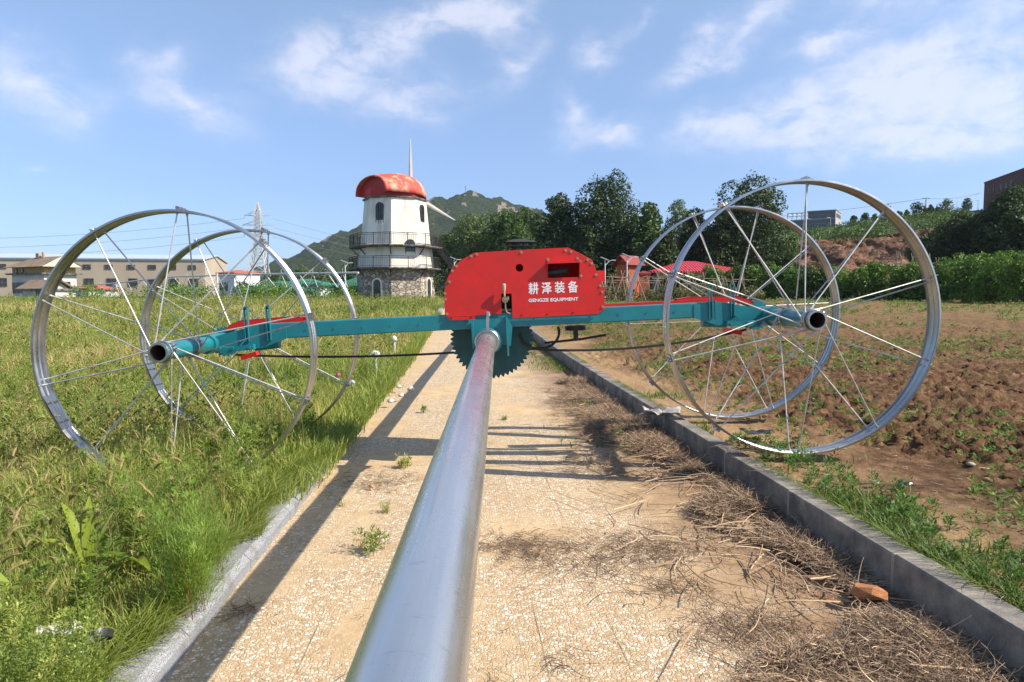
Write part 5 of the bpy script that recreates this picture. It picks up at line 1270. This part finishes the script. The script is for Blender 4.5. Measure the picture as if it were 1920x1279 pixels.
for (n, y0, y1, hm, w, pw) in ((52000, .9, 4.2, .20, .0045, 1), (80000, 4.2, 10, .26, .0075, 1), (90000, 10, 24, .34, .015, .9), (80000, 24, 56, .42, .034, .8)):
    x, y = area(n, y0, y1, wide, pw)
    z = Hl(x, y) - .03; patch = .75 + .5 * fbm(x * .45, y * .45, oct=3, seed=2) + .25 * vnoise(x * 2, y * 2, seed=6)
    edge = .45 + .55 * sstep(-1.2, -1.9, x)
    h = hm * np.clip(patch, .3, 1.5) * rng.uniform(.5, 1.35, n) * edge; bend = rng.uniform(.15, 1.0, n)
    parts.append(blades(x, y, z, h, w * rng.uniform(.6, 1.4, n), bend, hue(n, GP, x, y, .28, 3, .24)))
# grass creeping over the left kerb
n = 16000; y = 2.4 + 26 * rng.random(n) ** 1.3; x = -1.24 + .24 * rng.random(n) * sstep(3.3, 5.0, y) + .03 * rng.normal(size=n); k = vnoise(y * 1.3, y * 0, seed=4) + .5 * vnoise(y * 5, x * 5, seed=8) + 1.6 * sstep(3.6, 5.2, y) > .25
x, y = x[k], y[k]; n = len(x); parts.append(blades(x, y, rise(y) + .0, rng.uniform(.08, .26, n) * (.8 + .5 * sstep(5, 9, y)), .005 + .0007 * y, rng.uniform(.4, 1.2, n), hue(n, GP[:4]), lean=rng.normal(size=n) * 1.4))
n = 4200; y = 1.9 + 3.6 * rng.random(n); x = -1.27 + (.03 + .15 * np.clip(vnoise(y * 2.2, y * 0, seed=19) + .35 * vnoise(y * 9, y * 0, seed=23), 0, 1)) * rng.random(n) + .01; parts.append(blades(x, y, np.full(n, .0), rng.uniform(.08, .24, n), np.full(n, .0055), rng.uniform(.5, 1.5, n), hue(n, GP[:4]), lean=rng.normal(size=n) * 1.0))
V, F, C = merge(parts); o = npmesh('meadow_grass', V, F, M['grass'], C); tag(o, 'knee-high mixed green and straw-coloured meadow grass left of the path', 'grass', kind='stuff')
# leafy weeds: stems with many small leaves
def weeds(x, y, z, H, nl, ll, lw, pal, spread=.25, up=.5, stemc=(.16, .12, .05), stemw=.004):
    n = len(x); la = rng.uniform(0, 6.28, n); ln = rng.uniform(0, .35, n)
    idx = np.repeat(np.arange(n), nl); m = len(idx); t = rng.random(m) ** .8
    br = rng.uniform(0, 6.28, m); rad = spread * H[idx] * (1 - t * .75) * rng.random(m)
    px = x[idx] + np.cos(la[idx]) * ln[idx] * H[idx] * t ** 2 + np.cos(br) * rad; py = y[idx] + np.sin(la[idx]) * ln[idx] * H[idx] * t ** 2 + np.sin(br) * rad
    pz = z[idx] + H[idx] * (.12 + .88 * t) - rad * .3
    base = hue(n, pal)[idx] * rng.uniform(.7, 1.3, (m, 1))
    A = leaves(px, py, pz, ll * rng.uniform(.5, 1.4, m), lw * rng.uniform(.6, 1.3, m), br + rng.normal(size=m) * .5, rng.uniform(-.3, .9, m) * up + .2, base)
    S = blades(x, y, z, H * 1.02, np.full(n, stemw), ln * 1.2, np.tile(np.array([stemc]), (n, 1)) * rng.uniform(.7, 1.3, (n, 1)), lean=la)
    return [A, S]
WG = [(.10, .16, .026), (.17, .245, .042), (.27, .33, .075)]
parts = []
def sel(n, y0, y1, thr, seed, pw=1, xr=wide, x0=-1.34):
    x, y = area(n, y0, y1, xr, pw, x0); k = fbm(x * .8, y * .8, seed=seed) > thr; return x[k], y[k]
x, y = sel(420, 1.2, 4.6, -.2, 51); parts += weeds(x, y, Hl(x, y), rng.uniform(.15, .36, len(x)), 90, .030, .012, WG)
x, y = sel(900, 4.6, 11, -.1, 52); parts += weeds(x, y, Hl(x, y), rng.uniform(.2, .5, len(x)), 55, .045, .020, WG)
x, y = sel(1100, 11, 26, .1, 53); parts += weeds(x, y, Hl(x, y), rng.uniform(.3, .6, len(x)), 44, .06, .026, WG, stemw=.008)
x, y = sel(1200, 26, 56, .15, 54, .8); parts += weeds(x, y, Hl(x, y), rng.uniform(.35, .8, len(x)), 34, .11, .045, WG, stemw=.014)
V, F, C = merge(parts); o = npmesh('leafy_weeds', V, F, M['grass'], C); tag(o, 'small-leaved green weeds growing among the meadow grass', 'weeds', kind='stuff')
parts = []
for (n, y0, y1, h0, h1, nl, ll, lw, th) in ((520, 1.2, 4.6, .16, .34, 170, .034, .0028, -.5), (1300, 4.6, 11, .2, .46, 80, .05, .005, -.35), (1500, 11, 26, .3, .6, 46, .08, .010, -.2)):
    x, y = sel(n, y0, y1, th, 59, x0=-1.18); parts += weeds(x, y, Hl(x, y) - .04 * (x > -1.27), rng.uniform(h0, h1, len(x)), nl, ll, lw, [(.16, .24, .045), (.27, .35, .07), (.38, .43, .12)], .34, .9, (.24, .17, .07), .004)
V, F, C = merge(parts); o = npmesh('feathery_weeds', V, F, M['grass'], C); tag(o, 'pale feathery weeds spread through the meadow and over the kerb', 'weeds', kind='stuff')
parts = []
x, y = sel(260, 1.3, 6.5, -.1, 57); parts += weeds(x, y, Hl(x, y), rng.uniform(.12, .30, len(x)), 16, .075, .038, [(.07, .15, .02), (.12, .22, .03), (.24, .30, .05)], .3, .5)
x, y = sel(420, 1.3, 9, -.3, 58); parts += weeds(x, y, Hl(x, y), rng.uniform(.2, .45, len(x)), 26, .022, .006, [(.20, .14, .07), (.34, .25, .13), (.45, .36, .2)], .3, .5, (.3, .2, .11), .004)
V, F, C = merge(parts); o = npmesh('broad_weeds', V, F, M['grass'], C); tag(o, 'broad-leaved weeds and dead brown stems mixed through the near meadow', 'weeds', kind='stuff')
# foxtails: bristly arched seed heads on stalks
def foxtails(x, y, z, H, L_, R0, col, fuzz):
    n = len(x); la = rng.uniform(0, 6.28, n); parts = [blades(x, y, z, H, np.full(n, R0 * .35), np.full(n, .25), col * .8, lean=la)]
    # head axis continues and droops
    bx, by, bz = x + np.cos(la) * H * .2, y + np.sin(la) * H * .2, z + H * .91
    idx = np.repeat(np.arange(n), fuzz); m = len(idx); t = rng.random(m); ar = rng.uniform(0, 6.28, m); dr = rng.uniform(.2, 1.1, n)[idx]
    hx = bx[idx] + np.cos(la[idx]) * L_[idx] * (t * .5 + .3 * dr * t * t); hy = by[idx] + np.sin(la[idx]) * L_[idx] * (t * .5 + .3 * dr * t * t); hz = bz[idx] + L_[idx] * (t * .85 - .55 * dr * t * t)
    env = np.sin(np.pi * np.clip(t * .9 + .07, 0, 1)) ** .6
    parts.append(leaves(hx, hy, hz, R0 * 1.9 * env * rng.uniform(.7, 1.3, m), np.full(m, R0 * (.16 if fuzz > 60 else .5)), ar, rng.uniform(.0, 1.2, m), col[idx] * rng.uniform(.8, 1.4, (m, 1))))
    # solid spindle inside the bristles
    K, Q = (7, 6) if fuzz > 60 else (4, 4); T = np.linspace(0, 1, K); d2 = rng.uniform(.2, 1.1, n) if False else np.bincount(idx, dr, n) / fuzz
    tt = T[None, :]; ax_ = L_[:, None] * (tt * .5 + .3 * d2[:, None] * tt ** 2); cx = bx[:, None] + np.cos(la)[:, None] * ax_; cy = by[:, None] + np.sin(la)[:, None] * ax_; cz = bz[:, None] + L_[:, None] * (tt * .85 - .55 * d2[:, None] * tt ** 2)
    rr = R0 * (.15 + .65 * np.sin(np.pi * np.clip(T * .88 + .08, 0, 1)) ** .6); q = np.arange(Q) * 2 * np.pi / Q
    V = np.stack([cx[:, :, None] + rr[None, :, None] * np.cos(q) * -np.sin(la)[:, None, None] + rr[None, :, None] * np.sin(q) * np.cos(la)[:, None, None] * .6, cy[:, :, None] + rr[None, :, None] * np.cos(q) * np.cos(la)[:, None, None] + rr[None, :, None] * np.sin(q) * np.sin(la)[:, None, None] * .6, cz[:, :, None] - rr[None, :, None] * np.sin(q) * .6 + 0 * q], -1).reshape(-1, 3)
    f = np.array([[a * Q + b, a * Q + (b + 1) % Q, (a + 1) * Q + (b + 1) % Q, (a + 1) * Q + b] for a in range(K - 1) for b in range(Q)])
    parts.append((V, (f[None] + (np.arange(n) * K * Q)[:, None, None]).reshape(-1, 4), np.repeat(col, K * Q, 0)))
    return parts
FT = [(.22, .25, .06), (.30, .30, .09), (.40, .34, .14), (.44, .33, .17)]
parts = []
x, y = sel(900, 1.2, 4.4, -.5, 61, 1.0); n = len(x); parts += foxtails(x, y, Hl(x, y), rng.uniform(.24, .44, n), rng.uniform(.05, .095, n), .0085, hue(n, FT), 130)
x, y = sel(2600, 4.4, 11, -.25, 62); n = len(x); parts += foxtails(x, y, Hl(x, y), rng.uniform(.30, .54, n), rng.uniform(.05, .09, n), .009, hue(n, FT), 26)
x, y = sel(9000, 11, 40, -.3, 63); n = len(x); parts += foxtails(x, y, Hl(x, y), rng.uniform(.38, .66, n), rng.uniform(.08, .15, n), .017, hue(n, FT), 9)
V, F, C = merge(parts); o = npmesh('foxtail_grass', V, F, M['grass'], C); tag(o, 'bristly tan foxtail seed heads nodding over the meadow', 'grass', kind='stuff')
# feathery plants: by the kerb in the foreground
def feathery(label, cx, cy, n, H, pal, stemc, rad, group=None, nl=260, ll=.035, lw=.0028, z0=None):
    x = cx + rng.normal(size=n) * rad; y = cy + rng.normal(size=n) * rad; z = np.full(n, (float(Hl(cx, cy)) if z0 is None else z0)); P = weeds(x, y, z, H * rng.uniform(.6, 1.1, n), nl, ll, lw, pal, .30, .9, stemc, .0032)
    V, F, C = merge(P); o = npmesh('feathery_plant', V - np.array([cx, cy, z[0]]), F, M['grass'], C, loc=(cx, cy, z[0])); tag(o, label, 'plant'); return o
LG = [(.13, .22, .035), (.20, .31, .05), (.29, .38, .08)]
for (px, py, n, H, rad, stc, lab) in ((352, 1148, 16, .40, .035, (.28, .05, .03), 'bright feathery plant with red stems leaning over the left kerb'), (330, 1085, 14, .36, .07, (.14, .12, .04), 'bright feathery plant behind the red-stemmed one'), (408, 1085, 6, .38, .03, (.26, .10, .04), 'feathery light green plant standing free on the kerb'), (270, 1010, 12, .34, .08, (.14, .12, .04), 'pale feathery plant right of the strap-leaved plant')):
    q = G(px, py, .04); feathery(lab, q.x, q.y, n, H, LG, stc, rad, nl=330, z0=.03)
for (px, py, n, H, sp_, lab) in ((40, 1400, 48, .36, .11, 'dense tiny-leaved green bush filling the bottom left corner'), (0, 1290, 20, .32, .08, 'dense tiny-leaved bush left of the white plastic scraps')):
    q = G(px, py, .04); cx, cy = q.x, q.y; x = cx + rng.normal(size=n) * sp_; y = cy + rng.normal(size=n) * sp_; P = weeds(x, y, np.full(n, .02), H * rng.uniform(.6, 1.05, n), 430, .011, .006, [(.14, .21, .04), (.24, .31, .06), (.40, .44, .11)], .34, .9, (.14, .16, .05), .004)
    V, F, C = merge(P); o = npmesh('small_leaved_bush', V - np.array([cx, cy, 0]), F, M['grass'], C, loc=(cx, cy, 0)); tag(o, lab, 'bush')
# strap-leaved yellow-green plant
def strap(cx, cy, spec, label, pal):
    z = float(Hl(cx, cy)); parts = []
    for (az_, l, w, bend) in spec:
        t = np.linspace(0, 1, 11); ww = w * np.sin(np.pi * np.clip(t * .86 + .12, 0, 1)) ** .8; ou = l * (.18 * t + bend * t ** 2.2); up = l * (t * .98 - bend * .75 * t ** 2.4)
        s = np.array([-math.sin(az_), math.cos(az_), 0]); c = np.stack([math.cos(az_) * ou, math.sin(az_) * ou, up], -1)
        V = np.stack([c - s * ww[:, None] * .5 + [0, 0, .3] * ww[:, None], c, c + s * ww[:, None] * .5 + [0, 0, .3] * ww[:, None]], 1).reshape(-1, 3)
        F = np.array([[3 * i + j, 3 * i + j + 1, 3 * i + j + 4, 3 * i + j + 3] for i in range(10) for j in (0, 1)]); parts.append((V, F, np.tile(np.array([pal[rng.integers(len(pal))]]) * rng.uniform(.85, 1.15), (len(V), 1))))
    V, F, C = merge(parts); o = npmesh('strap_leaved_plant', V, F, M['grass'], C, smooth=True, loc=(cx, cy, z)); tag(o, label, 'plant'); return o
SP = [(.24, .30, .03), (.33, .36, .04), (.16, .25, .03)]
q = G(165, 1090); strap(q.x, q.y, [(2.6, .40, .055, .25), (1.9, .38, .05, .12), (3.3, .34, .05, .55), (.4, .30, .055, .7), (-.3, .28, .05, .8), (4.3, .3, .05, .8), (1.3, .26, .04, .3), (5.2, .25, .045, .9)], 'yellow-green plant with broad upright strap leaves in the near meadow', SP)
q = G(245, 1090); strap(q.x, q.y, [(.1, .27, .06, .6), (1.0, .25, .05, .5), (-.8, .24, .055, .8), (3.0, .22, .05, .8)], 'smaller broad-leaved plant with drooping leaves beside the strap-leaved one', SP)
q = G(18, 1110); strap(q.x, q.y, [(.2, .16, .10, .6), (1.6, .14, .09, .6), (3.1, .16, .1, .7), (4.6, .14, .09, .9)], 'plant with round fresh green leaves at the left edge', [(.09, .26, .03)])
# ---- right side: grass beyond the kerb and weeds in the field
parts = []
n = 9000; y = 1.6 + 9 * rng.random(n) ** 1.5; x = 2.05 + np.abs(rng.normal(size=n)) * .17 * (1 + .1 * y)
k = (fbm(x * 1.6, y * 1.6, seed=71) + .9 * sstep(4.6, 3.4, y)) > .38; x, y = x[k], y[k]; n = len(x)
parts.append(blades(x, y, soilh(x, y), rng.uniform(.05, .14, n), rng.uniform(.004, .008, n), rng.uniform(.6, 1.4, n), hue(n, [(.05, .11, .018), (.10, .18, .03), (.20, .26, .07)])))
x = 2.12 + np.abs(rng.normal(size=170)) * .25; y = rng.uniform(1.7, 5.4, 170); parts += weeds(x, y, soilh(x, y), rng.uniform(.04, .13, 170), 45, .026, .010, [(.05, .13, .018), (.10, .21, .035)], .5, .6)
n = 2600; y = 1.5 + 12 * rng.random(n); x = 2.03 + .02 * rng.random(n); k = fbm(y * 1.1, y * 0, seed=74) + .4 * fbm(y * 5, x, seed=75) > .0; x, y = x[k], y[k]; n = len(x); parts.append(blades(x, y, rise(y) + .12, rng.uniform(.06, .16, n), rng.uniform(.003, .006, n), rng.uniform(.8, 1.7, n), hue(n, [(.05, .11, .018), (.12, .19, .03), (.26, .28, .09)]), lean=np.pi + rng.normal(size=n) * .6))
V, F, C = merge(parts); o = npmesh('verge_grass', V, F, M['grass'], C); tag(o, 'lush low grass growing along the top of the right kerb', 'grass', kind='stuff')
parts = []
for (n, y0, y1, h, w, nl, thr) in ((2600, 3.0, 9, .045, .012, 14, .12), (5000, 9, 20, .075, .022, 9, .08), (6500, 20, 48, .13, .05, 7, -.02)):
    y = y0 + (y1 - y0) * rng.random(n); x = 2.6 + (3.2 + 1.1 * y) * rng.random(n); k = fbm(x * .5, y * .7, seed=72) > thr; x, y = x[k], y[k]; m = len(x)
    parts += weeds(x, y, soilh(x, y), rng.uniform(.5, 1.4, m) * h, nl, h * .9, w, [(.05, .13, .018), (.10, .20, .03), (.17, .25, .06)], .9, .5)
V, F, C = merge(parts); o = npmesh('field_seedlings', V, F, M['grass'], C); tag(o, 'patchy green seedlings scattered over the brown field', 'seedlings', kind='stuff')
# ---- straw and roots on the path
M['straw'] = vcol('dry stalks', .85)
def sticks(x, y, z, L_, w, col, curl=.5, tilt=.12):
    n = len(x); a = rng.uniform(0, 6.28, n); ti = rng.normal(size=n) * tilt; cu = rng.normal(size=n) * curl; seg = 5; V = []
    px, py, pz = x.copy(), y.copy(), z.copy(); 
    for k in range(seg + 1):
        s = np.stack([-np.sin(a), np.cos(a)], -1); ww = w * (1 - .5 * k / seg)
        V += [np.stack([px - s[:, 0] * ww, py - s[:, 1] * ww, pz], -1), np.stack([px, py, pz + ww * 1.5], -1), np.stack([px + s[:, 0] * ww, py + s[:, 1] * ww, pz], -1)]
        st = L_ / seg; px = px + np.cos(a) * st; py = py + np.sin(a) * st; pz = np.maximum(pz + st * np.sin(ti), z - .004); a = a + cu * rng.uniform(.2, 1.4, n); ti = ti - .08 * rng.random(n)
    V = np.stack(V, 1); nv = 3 * (seg + 1); f = []
    for k in range(seg):
        b = 3 * k; f += [[b, b + 1, b + 4, b + 3], [b + 1, b + 2, b + 5, b + 4]]
    F = (np.array(f)[None] + (np.arange(n) * nv)[:, None, None]).reshape(-1, 4); return V.reshape(-1, 3), F, np.repeat(col, nv, 0)
SC = [(.055, .032, .020), (.14, .085, .050), (.26, .17, .105), (.48, .36, .23)]
parts = []
def pathz(x, y): return PH + rise(y) + .012 + .012 * sstep(1.15, 1.9, x)
n = 105000; y = 1.1 + 9.5 * rng.random(n) ** 1.35; x = 1.88 - np.abs(rng.normal(size=n)) * (.46 - .02 * y)
k = (fbm(x * 1.3, y * 1.1, seed=81, oct=4) + 1.5 * (x - 1.2) > -.1) & (x > .1) & (x < 1.88 - .06 * rng.random(n)); x, y = x[k], y[k]; n = len(x)
parts.append(sticks(x, y, pathz(x, y) + .022 * rng.random(n), rng.uniform(.02, .10, n), rng.uniform(.0007, .0019, n), hue(n, SC), .4, .2))
# tufts: torn root clumps, strands radiating from a crown
nt = 2500; ty = 1.3 + 9 * rng.random(nt) ** 1.3; tx = 1.82 - np.abs(rng.normal(size=nt)) * (.40 - .018 * ty)
k = (fbm(tx * 1.3, ty * 1.1, seed=81, oct=4) + 1.5 * (tx - 1.2) > .10) & (tx < 1.78); tx, ty = tx[k], ty[k]; nt = len(tx); per = 55
idx = np.repeat(np.arange(nt), per); n = len(idx); sp_ = rng.uniform(.015, .05, nt)[idx]
x = tx[idx] + rng.normal(size=n) * sp_; y = ty[idx] + rng.normal(size=n) * sp_; tone = rng.uniform(.5, 1.6, nt)[idx][:, None]
parts.append(sticks(x, y, pathz(x, y) + rng.uniform(0, .03, n) + (.035 * np.clip(fbm(tx * 3, ty * 3, seed=86) + .5, 0, 1))[idx], rng.uniform(.03, .12, n), rng.uniform(.0007, .002, n), hue(n, SC) * tone, .55, .45))
n = 560; y = 1.4 + 6 * rng.random(n) ** 1.3; x = 1.85 - np.abs(rng.normal(size=n)) * .42; parts.append(sticks(x, y, pathz(x, y) + .04 * rng.random(n), rng.uniform(.15, .42, n), rng.uniform(.002, .0048, n), hue(n, [(.20, .12, .07), (.50, .36, .22)]), .25, .10))
for (cx, cy, s, m) in ((.33, 3.55, .16, 420), (.62, 3.25, .16, 200), (1.0, 3.5, .2, 500), (1.15, 2.6, .14, 380), (-.72, 4.9, .22, 240), (.95, 3.0, .1, 130), (.1, 2.25, .04, 24), (.95, 2.15, .05, 40), (-.42, 2.3, .05, 14), (.35, 2.4, .05, 20), (1.2, 2.05, .2, 420), (-.95, 2.9, .05, 40)):
    x = cx + rng.normal(size=m) * s; y = cy + rng.normal(size=m) * s * .7; parts.append(sticks(x, y, pathz(x, y), rng.uniform(.04, .14, m), rng.uniform(.0007, .002, m), hue(m, SC[:3]), .5, .08))
n = 1500; x = rng.uniform(-.95, 1.7, n); y = 1.2 + 10 * rng.random(n) ** 1.5; parts.append(sticks(x, y, pathz(x, y), rng.uniform(.01, .05, n), rng.uniform(.0006, .0016, n), hue(n, SC), .5, .03))
n = 900; y = 1.4 + 9 * rng.random(n); x = 1.93 + .12 * rng.random(n); k = fbm(x * 2, y * 1.3, seed=88) > .25; x, y = x[k], y[k]; n = len(x); parts.append(sticks(x, y, rise(y) + .155 + .01 * rng.random(n), rng.uniform(.03, .14, n), rng.uniform(.0008, .002, n), hue(n, SC), .3, .1))
V, F, C = merge(parts); o = npmesh('straw_litter', V, F, M['straw'], C); tag(o, 'tangled dry brown stalks and roots raked against the right kerb', 'straw', kind='stuff')
# loose litter on the field
n = 1500; y = 2.2 + 14 * rng.random(n) ** 1.4; x = 2.2 + (1 + y) * rng.random(n); V, F, C = sticks(x, y, soilh(x, y) + .008, rng.uniform(.02, .12, n), rng.uniform(.001, .003, n), hue(n, SC[1:]), .4, .1)
o = npmesh('field_litter', V, F, M['straw'], C); tag(o, 'scattered dry stalk bits lying on the brown field', 'litter', kind='stuff')
# ================================================================ small things
def stone(label, px, py, h, s, c, name='stone', cat='stone', seed=0, sink=.3):
    D = h  # depth
    p = W(px, py, D); q = MB()
    V, F, _ = blobs(np.array([[0, 0, 0]]), np.array([s]), np.array([c]), seed=seed, amp=.3, fr=1.1)
    V[:, 2] = np.maximum(V[:, 2], -s[2] * .6)
    o = npmesh(name, V, F, paint(name + ' colour %d' % seed, c, .9, 0, tuple(v * .7 for v in c), 30, .3, 120), loc=p[:]); tag(o, label, cat); return o
def depth_old(px, py, zg):     # depth where the ray meets the level zg
    d = W(px, py, 1) - Vector(cam.location); return (zg - CAMH) / d.z
q = MB(); q.add([(-.065, -.03, -.01), (.06, -.04, -.012), (.07, .035, -.012), (-.06, .04, -.01), (-.058, -.012, .036), (.012, -.022, .034), (.03, .022, .022), (-.05, .034, .03), (-.075, .0, .012), (.0, -.042, .016), (.066, -.008, .004)],
 [(3, 2, 1, 0), (4, 5, 6, 7), (0, 9, 4), (9, 5, 4), (0, 1, 9), (1, 10, 9), (9, 10, 5), (10, 6, 5), (10, 2, 6), (1, 2, 10), (2, 3, 7, 6), (3, 8, 7), (8, 4, 7), (0, 4, 8), (0, 8, 3)])
o = q.build('broken_brick', paint('orange brick', (.46, .20, .08), .95, 0, (.30, .12, .05), 40, .5, 150), None, W(1632, 1112, depth_at(1632, 1118, .012))); o.rotation_euler = (.1, -.15, R_(-25)); tag(o, 'wedge of broken orange brick lying in the straw by the right kerb', 'brick')
stone('small orange stone on the path left of the pipe', 697, 912, depth_at(697, 914, PH + .02), (.022, .016, .014), (.55, .28, .10), 'stone', 'stone', 4)
r = random.Random(5)
for i, (px, py) in enumerate(((1820, 870), (1640, 905), (1850, 900))):
    stone(['pale stone half buried in the tilled soil at the right edge', 'flat grey stone on the sandy strip beside the kerb grass', 'brown lump of stone in the field near the right edge'][i], px, py, depth_at(px, py, .15), (.03, .022, .014), [(.45, .38, .3), (.3, .27, .24), (.3, .17, .09)][i], 'stone', 'stone', 10 + i)
M['plastic'] = paint('weathered plastic sheet', (.45, .42, .40), .5, 0, (.30, .27, .26), 12)
M['blackfilm'] = paint('black film', (.02, .02, .022), .35)
def scrap(name, label, cat, px, py, zg, s, m, seed, amp=.25, name_m=None):
    D = depth_at(px, py, zg); p = W(px, py, D); n = 14; u, v = np.meshgrid(np.linspace(-1, 1, n), np.linspace(-1, 1, n))
    rr_ = 1 + .3 * vnoise(u * 2, v * 2, seed=seed); z = amp * s * (np.abs(fbm(u * .9 + seed, v * .9, oct=2, seed=seed)) + .04)
    V = np.stack([u * s * rr_, v * s * .6 * rr_, z], -1).reshape(-1, 3); o = npmesh(name, V, grid_faces(n, n), m, smooth=False, loc=p[:]); o.modifiers.new('s', 'SOLIDIFY').thickness = .002; tag(o, label, cat)
scrap('plastic_sheet', 'crumpled grey plastic sheet scrap on the right kerb below the rear wheel', 'plastic scrap', 1240, 777, .16, .17, M['plastic'], 5, .5)
scrap('plastic_scrap', 'black film scrap in the field under the right front wheel', 'plastic scrap', 1418, 812, .16, .10, M['blackfilm'], 6, .35)
scrap('plastic_scrap', 'small black film scrap on the sandy strip right of the wheel', 'plastic scrap', 1697, 909, .15, .05, M['blackfilm'], 7, .35)
M['whiteplastic'] = paint('dirty white plastic', (.55, .55, .53), .6, 0, (.36, .34, .31), 14)
for i, (px, py, s) in enumerate(((98, 1190, .05), (142, 1222, .03), (134, 1186, .035))):
    scrap('plastic_scrap', ['large torn white plastic scrap under the bottom left weeds', 'lower small white plastic piece beside the black ring', 'upper white plastic piece touching the black ring'][i], 'plastic scrap', px, py, .15, s, M['whiteplastic'], 20 + i, .9)
D = depth_at(178, 1190, .20); p = W(178, 1190, D); q = MB(); q.revolve([(-.012, .050), (-.012, .053), (.012, .053), (.012, .050)], 40); o = q.build('plastic_ring', M['blackfilm'], None, p); o.rotation_euler = (R_(55), R_(10), R_(20)); tag(o, 'black plastic ring lying among white scraps at the bottom left', 'ring')
# clumps of weed on the path
def clump(px, py, n, H, label, pal, nl=30, ll=.03, lw=.008):
    D = depth_at(px, py, PH); p = W(px, py, D); z = float(rise(p.y)) + PH; x = rng.normal(size=n) * H * .22; y = rng.normal(size=n) * H * .22
    P = weeds(x, y, np.zeros(n), H * rng.uniform(.4, 1, n), nl, ll, lw, pal, .35, .8, (.20, .16, .07), .003); P.append(blades(x, y, np.zeros(n), H * rng.uniform(.3, .8, n), np.full(n, .004), rng.uniform(.5, 1.3, n), hue(n, GP)))
    V, F, C = merge(P); o = npmesh('path_weed', V, F, M['grass'], C, loc=(p.x, p.y, z)); tag(o, label, 'weed')
clump(700, 1035, 10, .17, 'bushiest weed tuft growing from the path left of the pipe', WG); clump(725, 962, 10, .09, 'low dry weed tuft above the bushiest one, left of the pipe', GP[1:4], 14, .02, .004)
clump(757, 878, 9, .12, 'weed tuft with thin dry stalks nearest the pipe\'s left side', GP[1:4]); clump(946, 787, 24, .055, 'flat green cushion weed right of the pipe, alone on the slabs', GP[1:4], 10, .015, .004)
clump(1160, 825, 10, .13, 'green weed sprig at the edge of the straw below the axle shadow', WG)
clump(640, 950, 5, .05, 'low weed spread in the kerb shade left of the orange stone', GP[1:4], 12, .02, .005); clump(793, 775, 5, .08, 'small sprig on the far slabs left of the pipe', WG)

# grassy patches on the far part of the path, right side
parts = []; n = 7000; y = 5.6 + 14 * rng.random(n) ** 1.4; x = 1.85 - np.abs(rng.normal(size=n)) * .35; k = fbm(x * 1.5, y * 1.2, seed=91) > .05; x, y = x[k], y[k]; n = len(x)
parts.append(blades(x, y, pathz(x, y), rng.uniform(.03, .10, n), rng.uniform(.005, .012, n), rng.uniform(.5, 1.4, n), hue(n, [(.05, .12, .018), (.10, .19, .03), (.2, .22, .07)])))
V, F, C = merge(parts); o = npmesh('path_grass', V, F, M['grass'], C); tag(o, 'patches of short grass on the right side of the far path', 'grass', kind='stuff')
# round white garden lamps in the left grass
for (px, py, rr_, lab) in ((704, 663, .075, 'round white garden lamp, nearer and lower of the two left of the drive sprocket'), (739, 635, .06, 'round white garden lamp, smaller and farther one behind the beam')):
    D = 11 if px < 720 else 14; p = W(px, py, D); z = groundz(p.x, p.y); t = empty('garden_lamp', (p.x, p.y, z)); tag(t, lab, 'garden lamp'); h = p.z - z
    MB().tube([(0, 0, 0), (0, 0, h)], .025, 8).build('post', M['lampwhite'], t)
    q = MB(); q.tube([(0, 0, h - .06), (0, 0, h - .03), (0, 0, h + .01), (0, 0, h + .04), (0, 0, h + .06)], [.03, rr_, rr_ * .97, rr_ * .6, .01], 16); q.build('lamp_head', M['whitewall'], t)
# pink flowers
M['pink'] = paint('pink petals', (.75, .08, .30), .6)
for (px, py, D, lab) in ((634, 703, 8.5, 'single pink cosmos flower behind the left wheels'), (661, 717, 8.3, 'pale small flower right of the pink cosmos')):
    p = W(px, py, D); z = groundz(p.x, p.y); t = empty('flower', (p.x, p.y, z)); tag(t, lab, 'flower'); h = p.z - z
    MB().tube([(0, 0, 0), (.01, 0, h)], .003, 5).build('stem', paint('green stem', (.10, .17, .03), .7), t)
    q = MB()
    for k in range(8):
        a = k * math.pi / 4; q.add([(0, 0, h), (.03 * math.cos(a - .3), .02 - .0, h + .03 * math.sin(a - .3)), (.042 * math.cos(a), .01, h + .042 * math.sin(a)), (.03 * math.cos(a + .3), .02, h + .03 * math.sin(a + .3))], [(0, 1, 2, 3)])
    q.build('petals', M['pink'] if px == 634 else M['whitewall'], t)
# white stones edging the path's left side, far
r = random.Random(8)
P = []; 
mst = paint('whitewashed stone', (.62, .60, .56), .9, 0, (.4, .38, .34), 20)
for k, (px, py) in enumerate(((737, 700), (741, 712), (748, 725), (770, 729), (752, 741), (733, 752))):
    V, F, _ = blobs(np.array([[0, 0, 0]]), np.array([[.06, .05, .035]]) * r.uniform(.6, 1.1), np.array([[1, 1, 1]]), seed=k, amp=.3, fr=1.1)
    D = depth_at(px, py, .03); p = W(px, py, D); o = npmesh('edging_stone', V, F, mst, loc=p[:]); tag(o, 'small whitish stone in the loose heap at the path\'s left edge beyond the wheels', 'stone', 'white stones at the path edge')
# ================================================================ the air
m = bpy.data.materials.new('hazy air'); m.use_nodes = True; t = m.node_tree; t.nodes.clear()
o_ = t.nodes.new('ShaderNodeOutputMaterial'); v = t.nodes.new('ShaderNodeVolumePrincipled'); t.links.new(v.outputs[0], o_.inputs['Volume'])
v.inputs['Color'].default_value = (.75, .87, 1.0, 1); v.inputs['Density'].default_value = .00013; v.inputs['Anisotropy'].default_value = .2
tag(MB().box((0, 700, 82), (3100, 1700, 175)).build('haze', m), 'thin blue summer haze over the fields', kind='stuff')
